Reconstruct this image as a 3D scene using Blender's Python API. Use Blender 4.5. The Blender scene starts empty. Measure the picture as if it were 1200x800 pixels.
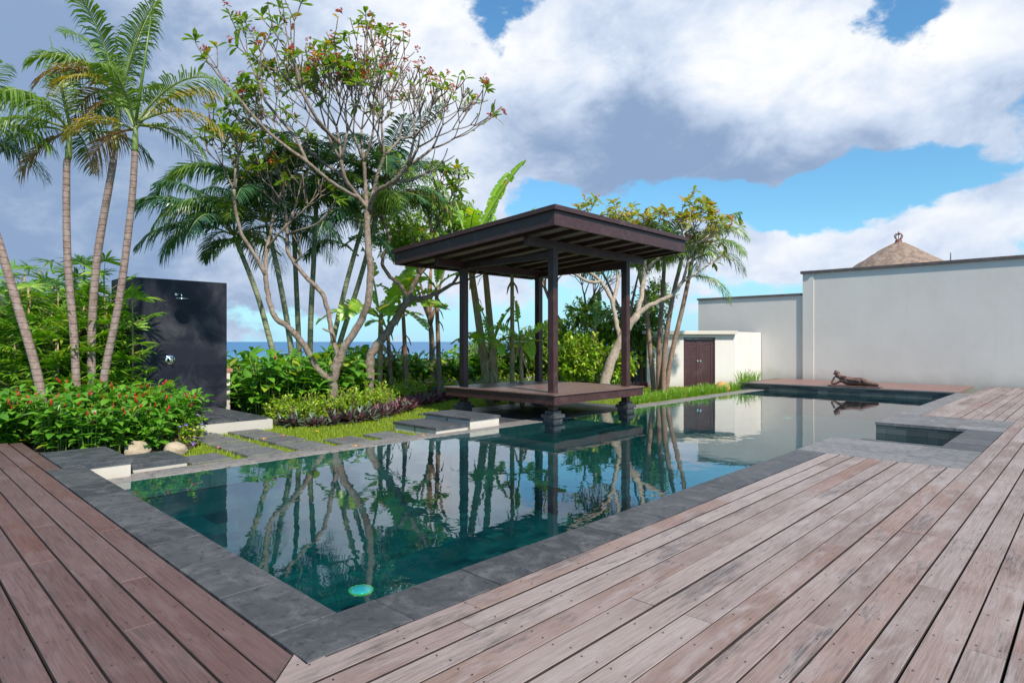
import bpy, bmesh, math, random
from mathutils import Vector, Matrix, noise
RAD = math.radians
SC = bpy.context.scene
COL = SC.collection

# ---------------------------------------------------------------- camera
# world frame: X runs along the pool, Y across it towards the garden, z=0 is the deck
FOC, EYE = 720.8, 1.4
TH = math.atan(690 / FOC)
VIEW = Vector((math.cos(TH), math.sin(TH), 0))
RIGHT = Vector((math.sin(TH), -math.cos(TH), 0))
UP = Vector((0, 0, 1))
cam_data = bpy.data.cameras.new("camera")
cam = bpy.data.objects.new("camera", cam_data)
COL.objects.link(cam)
cam.location = (0, 0, EYE)
cam.rotation_euler = (RAD(90), 0, TH - RAD(90))
cam_data.sensor_width = 36
cam_data.lens = 36 * FOC / 1200
cam_data.clip_start = 0.05
cam_data.clip_end = 200000
SC.camera = cam

# ---------------------------------------------------------------- light
SUN_AZ = Vector((-0.30, -0.95, 0)).normalized()
SUN_EL = RAD(46)
SUN_DIR = SUN_AZ * math.cos(SUN_EL) + UP * math.sin(SUN_EL)
sun_data = bpy.data.lights.new("sun", 'SUN')
sun_data.energy = 4.8
sun_data.angle = RAD(1.6)
sun_data.color = (1.0, 0.92, 0.80)
sun = bpy.data.objects.new("sun", sun_data)
COL.objects.link(sun)
sun.rotation_euler = (-SUN_DIR).to_track_quat('-Z', 'Y').to_euler()
sun.location = (0, 0, 30)
SC.view_settings.view_transform = 'Standard'
SC.view_settings.look = 'None'
SC.view_settings.gamma = 1
SC.view_settings.use_curve_mapping = False
SC.view_settings.exposure = 0.46

# ---------------------------------------------------------------- node helper
class Nodes:
    def __init__(s, tree):
        s.t = tree
    def new(s, kind, **kw):
        n = s.t.nodes.new(kind)
        for k, v in kw.items():
            setattr(n, k, v)
        return n
    def put(s, sock, v):
        if hasattr(v, 'is_output') or isinstance(v, bpy.types.NodeSocket):
            s.t.links.new(v, sock)
        else:
            if sock.type == 'RGBA' and len(v) == 3:
                v = (*v, 1)
            sock.default_value = v
    def m(s, op, a, b=None, c=None, clamp=False):
        n = s.new('ShaderNodeMath', operation=op, use_clamp=clamp)
        s.put(n.inputs[0], a)
        if b is not None: s.put(n.inputs[1], b)
        if c is not None: s.put(n.inputs[2], c)
        return n.outputs[0]
    def vm(s, op, a, b=None):
        n = s.new('ShaderNodeVectorMath', operation=op)
        s.put(n.inputs[0], a)
        if b is not None:
            s.put(n.inputs[3 if op == 'SCALE' else 1], b)
        return n.outputs['Value'] if op in ('DOT_PRODUCT', 'LENGTH') else n.outputs[0]
    def mix(s, f, a, b, blend='MIX'):
        n = s.new('ShaderNodeMix', data_type='RGBA', blend_type=blend)
        s.put(n.inputs[0], f); s.put(n.inputs[6], a); s.put(n.inputs[7], b)
        return n.outputs[2]
    def noise(s, vec, scale, detail=4, rough=0.55, dist=0.0, dim='3D', w=None):
        n = s.new('ShaderNodeTexNoise', noise_dimensions=dim)
        if vec is not None: s.put(n.inputs['Vector'], vec)
        if w is not None: s.put(n.inputs['W'], w)
        n.inputs['Scale'].default_value = scale
        n.inputs['Detail'].default_value = detail
        n.inputs['Roughness'].default_value = rough
        n.inputs['Distortion'].default_value = dist
        return n.outputs['Fac']
    def ramp(s, f, lo, hi, a=0.0, b=1.0, smooth=True):
        n = s.new('ShaderNodeMapRange', interpolation_type='SMOOTHSTEP' if smooth else 'LINEAR')
        s.put(n.inputs[0], f)
        for i, v in ((1, lo), (2, hi), (3, a), (4, b)):
            s.put(n.inputs[i], v)
        return n.outputs[0]
    def xyz(s, v):
        n = s.new('ShaderNodeSeparateXYZ'); s.put(n.inputs[0], v)
        return n.outputs
    def vec(s, x, y, z):
        n = s.new('ShaderNodeCombineXYZ')
        for i, v in enumerate((x, y, z)): s.put(n.inputs[i], v)
        return n.outputs[0]

# ---------------------------------------------------------------- sky with clouds
def make_world():
    w = bpy.data.worlds.new("World")
    SC.world = w
    w.use_nodes = True
    t = w.node_tree
    t.nodes.clear()
    N = Nodes(t)
    out = N.new('ShaderNodeOutputWorld')
    bg = N.new('ShaderNodeBackground')
    bg.inputs['Strength'].default_value = 0.1
    t.links.new(bg.outputs[0], out.inputs[0])
    sky = N.new('ShaderNodeTexSky', sky_type='NISHITA')
    sky.sun_disc = False
    sky.sun_elevation = SUN_EL
    sky.sun_rotation = math.atan2(SUN_AZ.x, SUN_AZ.y)
    sky.air_density = 1.3
    sky.dust_density = 0.4
    sky.ozone_density = 2.5
    g = N.new('ShaderNodeTexCoord').outputs['Generated']
    d = N.vm('NORMALIZE', g)
    a = N.vm('DOT_PRODUCT', d, tuple(RIGHT))
    b = N.vm('DOT_PRODUCT', d, tuple(VIEW))
    z = N.xyz(d)[2]
    az = N.m('ARCTAN2', a, b)
    el = N.m('ARCSINE', z)
    # compass direction and height, wobbled so that the banks have broken outlines
    base = N.vec(az, N.m('MULTIPLY', el, 1.5), 0.0)
    wob = N.new('ShaderNodeTexNoise')
    N.put(wob.inputs['Vector'], base)
    wob.inputs['Scale'].default_value = 4.5
    wob.inputs['Detail'].default_value = 5
    wv = N.vm('SCALE', N.vm('SUBTRACT', wob.outputs['Color'], (0.5, 0.5, 0.5)), 0.20)
    p = N.vm('ADD', N.vec(az, el, 0.0), wv)
    pc = N.xyz(p)
    def bank(px, py, sx, sy, amp):
        A = math.atan((px - 600) / FOC)
        E = math.atan((400 - py) / FOC * math.cos(A))
        x = N.m('DIVIDE', N.m('SUBTRACT', pc[0], A), sx / FOC)
        y = N.m('DIVIDE', N.m('SUBTRACT', pc[1], E), sy / FOC)
        r = N.m('ADD', N.m('MULTIPLY', x, x), N.m('MULTIPLY', y, y))
        return N.m('MULTIPLY', N.m('EXPONENT', N.m('MULTIPLY', r, -1.0)), amp)
    def total(lst, start):
        s_ = start
        for q in lst:
            s_ = N.m('ADD', s_, bank(*q))
        return s_
    cover = total([(100, 60, 380, 260, 0.75), (420, 80, 240, 210, 0.70), (720, 110, 210, 120, 0.85),
                   (1070, 105, 240, 85, 0.80), (900, 40, 160, 90, 0.65), (965, 292, 120, 32, 0.78), (1190, 232, 55, 30, 0.95),
                   (560, 235, 40, 40, 0.40), (400, 325, 190, 30, 0.50), (860, 312, 75, 35, 0.6), (1130, 297, 70, 14, 0.4),
                   (120, 290, 220, 60, 0.35), (640, -260, 1300, 330, 0.50),
                   (580, 8, 92, 46, -1.2), (1048, 25, 55, 66, -1.3), (400, 378, 230, 20, -0.55), (860, 226, 190, 30, -0.72), (640, 230, 85, 24, -0.85), (1010, 230, 190, 32, -0.80)], -0.16)
    n1 = N.noise(base, 5.5, 9, 0.58, 0.3)
    n2 = N.noise(base, 14.0, 8, 0.62, 0.25)
    n3 = N.noise(base, 42.0, 6, 0.62, 0.2)
    field = N.m('ADD', N.m('ADD', cover, N.m('MULTIPLY', N.m('SUBTRACT', n1, 0.5), 1.25)), N.m('MULTIPLY', N.m('SUBTRACT', n2, 0.5), 1.15))
    field = N.m('ADD', field, N.m('MULTIPLY', N.m('SUBTRACT', n3, 0.5), 0.45))
    dens = N.ramp(field, 0.0, 0.34)
    # how thick the bank is: thick bellies go grey, thin rims and lit tops stay white
    grey = total([(60, 150, 280, 330, 0.98), (700, 165, 175, 95, 0.98), (1090, 172, 230, 34, 0.55), (860, 165, 90, 60, 0.40), (700, 15, 80, 70, 0.35), (1175, 225, 50, 22, 0.25),
                  (510, 100, 110, 150, -0.62), (650, 70, 100, 45, -0.65), (880, 50, 130, 45, -0.45), (1060, 85, 190, 40, -0.45), (560, 225, 90, 30, -0.3), (950, 270, 130, 30, -0.25)], 0.30)
    lump = N.noise(N.vm('ADD', base, (0.012, -0.03, 0.0)), 6.5, 9, 0.60, 0.4)
    fine = N.noise(base, 24.0, 6, 0.62, 0.3)
    gv = N.m('ADD', grey, N.m('MULTIPLY', N.m('SUBTRACT', lump, 0.5), 2.0))
    gv = N.m('ADD', gv, N.m('MULTIPLY', N.m('SUBTRACT', fine, 0.5), 0.55))
    gf = N.ramp(gv, -0.35, 1.45, smooth=False)
    ccol = N.mix(N.ramp(gf, 0.0, 0.5), (7.4, 7.5, 7.6), (4.9, 5.6, 6.8))
    ccol = N.mix(N.ramp(gf, 0.35, 0.95), ccol, (2.0, 2.85, 4.35))
    skyc = N.mix(1.0, sky.outputs[0], SKY_TINT, 'MULTIPLY')
    haze_f = N.ramp(el, -0.02, 0.20, 0.75, 0.0)
    skyc = N.mix(haze_f, skyc, (3.0, 5.8, 8.0))
    col = N.mix(dens, skyc, ccol)
    t.links.new(col, bg.inputs['Color'])
SKY_TINT = (0.62, 1.03, 1.22)
make_world()

# ---------------------------------------------------------------- materials
def mat(name, build):
    m = bpy.data.materials.new(name)
    m.use_nodes = True
    t = m.node_tree
    N = Nodes(t)
    bs = t.nodes['Principled BSDF']
    build(N, bs, t)
    return m
def coords(N):
    return N.new('ShaderNodeTexCoord').outputs['Object']
def island(N):
    return N.new('ShaderNodeNewGeometry').outputs['Random Per Island']
def objrand(N):
    return N.new('ShaderNodeObjectInfo').outputs['Random']
def bump(N, h, strength, dist=0.01):
    n = N.new('ShaderNodeBump')
    n.inputs['Strength'].default_value = strength
    n.inputs['Distance'].default_value = dist
    N.put(n.inputs['Height'], h)
    return n.outputs[0]

def plain(name, c1, c2, scale=6, rough=0.6, bstr=0.2, bdist=0.01, bscale=40, metal=0.0):
    def b(N, bs, t):
        p = coords(N)
        f = N.ramp(N.noise(p, scale, 6, 0.6), 0.3, 0.7)
        N.put(bs.inputs['Base Color'], N.mix(f, c1, c2))
        bs.inputs['Roughness'].default_value = rough
        bs.inputs['Metallic'].default_value = metal
        N.put(bs.inputs['Normal'], bump(N, N.noise(p, bscale, 5, 0.6), bstr, bdist))
    return mat(name, b)

def leafmat(name, c1, c2, c3=None, rough=0.42, trans=0.35, under=None, p3=0.08):
    def b(N, bs, t):
        r = island(N)
        o = objrand(N)
        mixr = N.m('FRACT', N.m('ADD', r, N.m('MULTIPLY', o, 0.3)))
        c = N.mix(N.ramp(mixr, 0.0, 1.0, smooth=False), c1, c2)
        if c3 is not None:
            c = N.mix(N.m('GREATER_THAN', N.m('FRACT', N.m('MULTIPLY', r, 17.3)), 1 - p3), c, c3)
        f = N.noise(coords(N), 9, 3)
        c = N.mix(N.ramp(f, 0.3, 0.7, 0.0, 0.35), c, N.mix(0.5, c, c2))
        if under is not None:
            c = N.mix(N.new('ShaderNodeNewGeometry').outputs['Backfacing'], c, under)
        N.put(bs.inputs['Base Color'], c)
        bs.inputs['Roughness'].default_value = rough
        tr = N.new('ShaderNodeBsdfTranslucent')
        N.put(tr.inputs['Color'], N.mix(1.0, c, (1.7, 1.75, 0.45), 'MULTIPLY'))
        mx = N.new('ShaderNodeMixShader')
        mx.inputs[0].default_value = trans
        t.links.new(bs.outputs[0], mx.inputs[1]); t.links.new(tr.outputs[0], mx.inputs[2])
        t.links.new(mx.outputs[0], t.nodes['Material Output'].inputs[0])
    return mat(name, b)

def barkmat(name, c1, c2, ring=0.0, scale=14):
    def b(N, bs, t):
        p = coords(N)
        f = N.ramp(N.noise(p, scale, 6, 0.65), 0.32, 0.68)
        c = N.mix(f, c1, c2)
        h = N.noise(p, scale * 2.5, 5, 0.6)
        if ring:
            zz = N.xyz(p)[2]
            s_ = N.m('SINE', N.m('MULTIPLY', N.m('ADD', zz, N.m('MULTIPLY', N.noise(p, 2.0, 2), 0.08)), ring))
            k = N.ramp(s_, 0.72, 0.98)
            c = N.mix(N.m('MULTIPLY', k, 0.42), c, (0.07, 0.05, 0.042))
            h = N.m('SUBTRACT', h, N.m('MULTIPLY', k, 0.8))
        patch = N.ramp(N.noise(p, 3.1, 4), 0.52, 0.66)
        c = N.mix(N.m('MULTIPLY', patch, 0.45), c, N.mix(0.5, c1, (0.42, 0.40, 0.36)))
        N.put(bs.inputs['Base Color'], c)
        bs.inputs['Roughness'].default_value = 0.85
        N.put(bs.inputs['Normal'], bump(N, h, 0.6, 0.012))
    return mat(name, b)

def deckmat(name, axis, cols, stain=0.5):
    """weathered hardwood: grain along the board, every board its own tone"""
    def b(N, bs, t):
        p = coords(N)
        r = island(N)
        x = N.xyz(p)
        off = N.m('MULTIPLY', r, 37.0)
        if axis == 'X':
            q = N.vec(N.m('ADD', N.m('MULTIPLY', x[0], 1.0), off), N.m('MULTIPLY', x[1], 26.0), off)
            q2 = N.vec(N.m('ADD', N.m('MULTIPLY', x[0], 1.3), off), N.m('MULTIPLY', x[1], 5.0), off)
        else:
            q = N.vec(N.m('MULTIPLY', x[0], 26.0), N.m('ADD', N.m('MULTIPLY', x[1], 1.0), off), off)
            q2 = N.vec(N.m('MULTIPLY', x[0], 5.0), N.m('ADD', N.m('MULTIPLY', x[1], 1.3), off), off)
        grain = N.noise(q, 3.2, 8, 0.62, 0.6)
        qf = N.vm('MULTIPLY', q, (2.5, 3.2, 1.0) if axis == 'X' else (3.2, 2.5, 1.0))
        hair = N.noise(qf, 3.0, 6, 0.65, 0.3)
        broad = N.noise(q2, 1.6, 6, 0.6, 0.4)
        c = N.mix(N.ramp(r, 0.0, 1.0, smooth=False), cols[0], cols[1])
        c = N.mix(N.ramp(N.m('FRACT', N.m('MULTIPLY', r, 7.7)), 0.62, 1.0, 0.0, 0.75), c, cols[2])
        c = N.mix(N.ramp(grain, 0.36, 0.72, 0.0, 0.62), c, cols[3])
        c = N.mix(N.ramp(broad, 0.48, 0.72, 0.0, 0.6), c, cols[4])
        c = N.mix(N.ramp(hair, 0.50, 0.72, 0.0, 0.55), c, N.mix(0.5, cols[3], (0.06, 0.045, 0.04)))
        worn = N.ramp(N.noise(p, 0.9, 5, 0.6), 0.40, 0.68)
        c = N.mix(N.m('MULTIPLY', worn, 0.45), c, cols[1])
        # mould stains that sit on single boards
        ms = N.m('MULTIPLY', N.ramp(N.noise(q2, 0.8, 5, 0.7), 0.50, 0.64), N.m('GREATER_THAN', N.m('FRACT', N.m('MULTIPLY', r, 13.1)), 0.45))
        speck = N.ramp(N.noise(qf, 1.6, 8, 0.72, 0.4), 0.36, 0.62)
        c = N.mix(N.m('MULTIPLY', N.m('MULTIPLY', ms, speck), stain), c, (0.055, 0.045, 0.045))
        N.put(bs.inputs['Base Color'], c)
        N.put(bs.inputs['Roughness'], N.ramp(grain, 0.3, 0.7, 0.36, 0.55))
        bs.inputs['Specular IOR Level'].default_value = 0.45
        N.put(bs.inputs['Normal'], bump(N, N.m('ADD', N.m('ADD', grain, hair), N.m('MULTIPLY', broad, 0.5)), 0.5, 0.004))
    return mat(name, b)

def stonemat(name, c1, c2, c3, rough=0.6, sc=1.0):
    """dark lava stone slabs, each slab its own tone"""
    def b(N, bs, t):
        p = coords(N)
        r = island(N)
        q = N.vm('ADD', p, N.vec(N.m('MULTIPLY', r, 31.0), N.m('MULTIPLY', r, 17.0), 0.0))
        c = N.mix(r, c1, c2)
        st = N.noise(q, 4.5 * sc, 9, 0.68, 0.9)
        c = N.mix(N.ramp(st, 0.42, 0.72, 0.0, 0.7), c, c3)
        dk = N.noise(q, 12.0 * sc, 9, 0.74, 0.6)
        c = N.mix(N.ramp(dk, 0.50, 0.66, 0.0, 0.75), c, (0.018, 0.020, 0.025))
        f2 = N.noise(q, 75, 5, 0.75)
        c = N.mix(N.ramp(f2, 0.60, 0.78, 0.0, 0.35), c, (0.24, 0.23, 0.22))
        N.put(bs.inputs['Base Color'], c)
        N.put(bs.inputs['Roughness'], N.ramp(st, 0.3, 0.7, rough - 0.14, rough + 0.1))
        N.put(bs.inputs['Normal'], bump(N, N.m('ADD', N.noise(q, 30, 8, 0.72), N.m('MULTIPLY', st, 0.6)), 0.7, 0.006))
    return mat(name, b)

M = {}
M['deck_long'] = deckmat('weathered_deck', 'X', [(0.175, 0.115, 0.098), (0.320, 0.262, 0.245), (0.225, 0.115, 0.078), (0.090, 0.056, 0.047), (0.350, 0.302, 0.295)], 0.95)
M['deck_cross'] = deckmat('reddish_deck', 'Y', [(0.100, 0.048, 0.042), (0.135, 0.080, 0.076), (0.130, 0.050, 0.034), (0.038, 0.019, 0.018), (0.165, 0.112, 0.110)], 0.5)
M['deck_far'] = deckmat('far_deck_wood', 'Y', [(0.17, 0.095, 0.078), (0.25, 0.15, 0.13), (0.24, 0.11, 0.08), (0.15, 0.08, 0.07), (0.26, 0.17, 0.15)], 0.2)
M['board_edge'] = plain('gap_shade_board_edge', (0.018, 0.013, 0.012), (0.04, 0.028, 0.025), rough=0.95)  # board sides coloured dark to stand for the shade in the gaps
M['screw'] = plain('screw_head', (0.02, 0.016, 0.015), (0.035, 0.026, 0.024), rough=0.5)
M['coping'] = stonemat('lava_stone_coping', (0.026, 0.028, 0.033), (0.062, 0.063, 0.069), (0.125, 0.123, 0.125), 0.5)
M['coping_pale'] = stonemat('worn_stone_coping', (0.11, 0.108, 0.112), (0.175, 0.170, 0.172), (0.23, 0.22, 0.215), 0.62)
M['coping_edge'] = stonemat('edge_stone', (0.15, 0.15, 0.15), (0.23, 0.215, 0.20), (0.26, 0.20, 0.17), 0.55)
M['paver'] = stonemat('path_stone', (0.085, 0.086, 0.09), (0.125, 0.124, 0.126), (0.165, 0.16, 0.15), 0.65)
M['slab'] = stonemat('step_stone', (0.032, 0.036, 0.044), (0.05, 0.054, 0.062), (0.105, 0.108, 0.115), 0.5)
M['void'] = plain('underdeck_shade', (0.012, 0.010, 0.009), (0.02, 0.016, 0.014), rough=1.0)  # near-black colour stands in for the shade under the deck

def _render(N, bs, t, c1=(0.575, 0.54, 0.505), c2=(0.615, 0.585, 0.55), dirt=0.18):
    p = coords(N)
    f = N.ramp(N.noise(p, 0.7, 6, 0.6, 0.4), 0.3, 0.7)
    c = N.mix(f, c1, c2)
    x = N.xyz(p)
    streak = N.noise(N.vec(N.m('MULTIPLY', x[0], 5.0), N.m('MULTIPLY', x[1], 5.0), N.m('MULTIPLY', x[2], 0.35)), 1.0, 6, 0.65)
    c = N.mix(N.ramp(streak, 0.52, 0.8, 0.0, dirt), c, (0.36, 0.35, 0.33))
    N.put(bs.inputs['Base Color'], c)
    low = N.m('MULTIPLY', N.ramp(N.m('ADD', x[2], N.m('MULTIPLY', N.noise(p, 2.2, 5), 0.5)), 0.15, 0.75, 1.0, 0.0), 0.45)
    c = N.mix(low, c, (0.30, 0.27, 0.23))
    N.put(bs.inputs['Base Color'], c)
    bs.inputs['Roughness'].default_value = 0.85
    N.put(bs.inputs['Normal'], bump(N, N.m('ADD', N.noise(p, 55, 5, 0.6), N.m('MULTIPLY', N.noise(p, 3.0, 3), 1.4)), 0.25, 0.01))
M['render'] = mat('painted_render', _render)
M['plinth'] = mat('cream_plinth', lambda N, bs, t: _render(N, bs, t, (0.52, 0.48, 0.42), (0.60, 0.56, 0.51), 0.5))
M['cap'] = plain('wall_cap_stone', (0.07, 0.06, 0.06), (0.12, 0.10, 0.10), rough=0.8)
M['terracotta'] = plain('terracotta_cap', (0.30, 0.13, 0.09), (0.40, 0.20, 0.14), rough=0.8)
def _timber(N, bs, t, c1=(0.032, 0.012, 0.012), c2=(0.068, 0.026, 0.023), rg=0.48):
    p = coords(N)
    x = N.xyz(p)
    g = N.noise(N.vec(N.m('MULTIPLY', x[0], 9.0), N.m('MULTIPLY', x[1], 9.0), N.m('MULTIPLY', x[2], 9.0)), 2.0, 6, 0.6, 1.2)
    c = N.mix(N.ramp(g, 0.35, 0.7), c1, c2)
    c = N.mix(N.m('MULTIPLY', N.ramp(island(N), 0, 1), 0.3), c, (0.04, 0.02, 0.022))
    wear = N.ramp(N.noise(p, 2.4, 7, 0.7, 0.6), 0.52, 0.72)
    c = N.mix(N.m('MULTIPLY', wear, 0.4), c, (0.13, 0.085, 0.075))
    N.put(bs.inputs['Base Color'], c)
    bs.inputs['Roughness'].default_value = rg
    N.put(bs.inputs['Normal'], bump(N, g, 0.2, 0.004))
M['timber'] = mat('stained_dark_timber', _timber)
M['timber_top'] = mat('platform_boards', lambda N, bs, t: _timber(N, bs, t, (0.13, 0.075, 0.06), (0.20, 0.125, 0.105), 0.4))
M['door'] = mat('door_timber', lambda N, bs, t: _timber(N, bs, t, (0.045, 0.014, 0.016), (0.075, 0.026, 0.027), 0.4))
M['soffit'] = plain('roof_soffit_panel', (0.24, 0.21, 0.18), (0.31, 0.27, 0.24), scale=3, rough=0.8, bstr=0.05)
M['chrome'] = plain('chrome', (0.75, 0.75, 0.76), (0.8, 0.8, 0.8), rough=0.12, bstr=0.0, metal=1.0)
M['pedestal'] = stonemat('pedestal_stone', (0.035, 0.036, 0.042), (0.05, 0.05, 0.056), (0.09, 0.09, 0.1), 0.5)
def _shower(N, bs, t):
    p = coords(N)
    br = N.new('ShaderNodeTexBrick')
    x = N.xyz(p)
    N.put(br.inputs['Vector'], N.vec(x[0], x[2], 0.0))
    br.inputs['Scale'].default_value = 1.0
    br.inputs['Brick Width'].default_value = 0.92
    br.inputs['Row Height'].default_value = 0.46
    br.inputs['Mortar Size'].default_value = 0.003
    br.inputs['Color1'].default_value = (0.008, 0.010, 0.019, 1)
    br.inputs['Color2'].default_value = (0.014, 0.016, 0.026, 1)
    br.inputs['Mortar'].default_value = (0.022, 0.022, 0.028, 1)
    wr = N.noise(p, 1.6, 6, 0.65, 0.5)
    c = N.mix(N.ramp(wr, 0.44, 0.72, 0.0, 0.7), br.outputs[0], (0.060, 0.060, 0.072))
    bs.inputs['Specular IOR Level'].default_value = 0.22
    N.put(bs.inputs['Base Color'], c)
    N.put(bs.inputs['Roughness'], N.ramp(wr, 0.3, 0.7, 0.42, 0.62))
    N.put(bs.inputs['Normal'], bump(N, N.noise(p, 40, 5, 0.6), 0.2, 0.004))
M['shower_stone'] = mat('black_shower_stone', _shower)
def _tiles(N, bs, t):
    p = coords(N)
    br = N.new('ShaderNodeTexBrick')
    x = N.xyz(p)
    nz = N.m('ABSOLUTE', N.xyz(N.new('ShaderNodeNewGeometry').outputs['Normal'])[2])
    nx = N.m('ABSOLUTE', N.xyz(N.new('ShaderNodeNewGeometry').outputs['Normal'])[0])
    flat = N.vec(x[0], x[1], 0.0)
    side = N.mix(nx, N.vec(x[0], x[2], 0.0), N.vec(x[1], x[2], 0.0))
    uv = N.mix(N.m('GREATER_THAN', nz, 0.5), side, flat)
    N.put(br.inputs['Vector'], uv)
    br.offset = 0.5
    br.inputs['Scale'].default_value = 1.0
    br.inputs['Brick Width'].default_value = 0.30
    br.inputs['Row Height'].default_value = 0.15
    br.inputs['Mortar Size'].default_value = 0.006
    br.inputs['Bias'].default_value = 0.0
    br.inputs['Color1'].default_value = (0.004, 0.036, 0.044, 1)
    br.inputs['Color2'].default_value = (0.030, 0.145, 0.130, 1)
    br.inputs['Mortar'].default_value = (0.012, 0.07, 0.08, 1)
    # some tiles darker, in drifts
    cell = N.vec(N.m('FLOOR', N.m('DIVIDE', x[0], 0.3)), N.m('FLOOR', N.m('DIVIDE', x[1], 0.15)), 0.0)
    wn = N.new('ShaderNodeTexWhiteNoise'); N.put(wn.inputs['Vector'], cell)
    c = N.mix(N.m('MULTIPLY', wn.outputs[0], 0.6), br.outputs[0], (0.010, 0.080, 0.100))
    c = N.mix(N.ramp(N.noise(p, 0.8, 5), 0.42, 0.7, 0.0, 0.4), c, (0.040, 0.16, 0.14))
    N.put(bs.inputs['Base Color'], c)
    bs.inputs['Roughness'].default_value = 0.5
M['tiles'] = mat('green_stone_pool_tiles', _tiles)
def _riser(N, bs, t):
    p = coords(N)
    x = N.xyz(p)
    br = N.new('ShaderNodeTexBrick')
    N.put(br.inputs['Vector'], N.vec(N.m('ADD', x[1], x[0]), x[2], 0.0))
    br.inputs['Scale'].default_value = 1.0
    br.inputs['Brick Width'].default_value = 0.30
    br.inputs['Row Height'].default_value = 0.10
    br.inputs['Mortar Size'].default_value = 0.003
    br.inputs['Color1'].default_value = (0.025, 0.035, 0.038, 1)
    br.inputs['Color2'].default_value = (0.10, 0.115, 0.11, 1)
    br.inputs['Mortar'].default_value = (0.02, 0.02, 0.02, 1)
    N.put(bs.inputs['Base Color'], br.outputs[0])
    bs.inputs['Roughness'].default_value = 0.4
M['riser'] = mat('wet_stone_facing', _riser)
def _water(N, bs, t):
    p = coords(N)
    x = N.xyz(p)
    q = N.vec(N.m('MULTIPLY', x[0], 1.0), N.m('MULTIPLY', x[1], 1.0), 0.0)
    h = N.m('ADD', N.noise(q, 1.7, 3, 0.5, 0.3), N.m('MULTIPLY', N.noise(q, 6.0, 2, 0.5, 0.5), 0.16))
    nb = bump(N, h, 0.09, 0.03)
    # the same reflectance from above and from below, so that sunlight reaches the pool floor
    cs = N.m('ABSOLUTE', N.vm('DOT_PRODUCT', N.new('ShaderNodeNewGeometry').outputs['Incoming'], nb))
    fac = N.m('ADD', 0.045, N.m('MULTIPLY', N.m('POWER', N.m('SUBTRACT', 1.0, cs, clamp=True), 4.2), 0.955), clamp=True)
    tr = N.new('ShaderNodeBsdfTransparent')
    tr.inputs['Color'].default_value = (0.24, 0.60, 0.63, 1)
    gl = N.new('ShaderNodeBsdfGlossy')
    gl.inputs['Roughness'].default_value = 0.0
    gl.inputs['Color'].default_value = (1, 1, 1, 1)
    N.put(gl.inputs['Normal'], nb)
    mx = N.new('ShaderNodeMixShader')
    t.links.new(fac, mx.inputs[0]); t.links.new(tr.outputs[0], mx.inputs[1]); t.links.new(gl.outputs[0], mx.inputs[2])
    t.links.new(mx.outputs[0], t.nodes['Material Output'].inputs[0])
M['water'] = mat('pool_water', _water)
def _sea(N, bs, t):
    p = coords(N)
    x = N.xyz(p)
    dist = N.vm('LENGTH', p)
    f = N.ramp(dist, 250, 3500)
    c = N.mix(f, (0.045, 0.30, 0.38), (0.016, 0.115, 0.27))
    band = N.noise(N.vec(N.m('MULTIPLY', N.vm('DOT_PRODUCT', p, tuple(RIGHT)), 0.0007), N.m('MULTIPLY', N.vm('DOT_PRODUCT', p, tuple(VIEW)), 0.004), 0.0), 1.0, 5)
    c = N.mix(N.ramp(band, 0.4, 0.7, 0.0, 0.5), c, (0.05, 0.24, 0.40))
    N.put(bs.inputs['Base Color'], c)
    bs.inputs['Roughness'].default_value = 0.45
    bs.inputs['Specular IOR Level'].default_value = 0.35
M['sea'] = mat('sea_water', _sea)
def _ground(N, bs, t):
    p = coords(N)
    d = N.vm('LENGTH', p)
    g = N.mix(N.ramp(N.noise(p, 2.3, 7, 0.62), 0.35, 0.65), (0.045, 0.085, 0.010), (0.085, 0.135, 0.018))
    g = N.mix(N.ramp(N.noise(p, 24, 4, 0.6), 0.4, 0.65, 0.0, 0.7), g, (0.10, 0.15, 0.03))
    far = N.mix(N.ramp(N.noise(p, 0.03, 6, 0.65), 0.4, 0.65), (0.035, 0.060, 0.020), (0.11, 0.11, 0.06))
    N.put(bs.inputs['Base Color'], N.mix(N.ramp(d, 30, 60), g, far))
    bs.inputs['Roughness'].default_value = 0.95
    N.put(bs.inputs['Normal'], bump(N, N.noise(p, 60, 4, 0.7), 0.5, 0.02))
M['ground'] = mat('lawn_ground', _ground)
M['soil'] = plain('planting_soil', (0.025, 0.016, 0.010), (0.05, 0.033, 0.02), rough=1.0, bstr=0.7, bdist=0.03)
M['thatch'] = plain('weathered_thatch', (0.17, 0.115, 0.085), (0.32, 0.235, 0.185), scale=3.5, rough=0.95, bstr=0.9, bdist=0.05, bscale=26)
M['finial'] = plain('finial_terracotta', (0.16, 0.055, 0.04), (0.22, 0.09, 0.07), rough=0.7)
M['statue'] = plain('brown_statue_stone', (0.085, 0.042, 0.035), (0.15, 0.085, 0.07), scale=7, rough=0.6, bstr=0.3)
M['boulder'] = plain('tan_boulder', (0.32, 0.25, 0.17), (0.44, 0.36, 0.26), scale=5, rough=0.9, bstr=0.6, bdist=0.02)
M['boulder_orange'] = plain('orange_boulder', (0.50, 0.23, 0.07), (0.60, 0.34, 0.13), scale=5, rough=0.9, bstr=0.5)
def _cloth(N, bs, t):
    ch = N.new('ShaderNodeTexChecker')
    N.put(ch.inputs['Vector'], N.vm('ADD', coords(N), (0.013, 0.017, 0.011)))
    ch.inputs['Scale'].default_value = 9
    ch.inputs['Color1'].default_value = (0.75, 0.75, 0.75, 1)
    ch.inputs['Color2'].default_value = (0.02, 0.02, 0.02, 1)
    N.put(bs.inputs['Base Color'], ch.outputs[0])
    bs.inputs['Roughness'].default_value = 0.9
M['check'] = mat('checked_cloth', _cloth)
M['lens'] = plain('pool_light_lens', (0.25, 0.75, 0.80), (0.35, 0.85, 0.88), rough=0.2, bstr=0.0)
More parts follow.
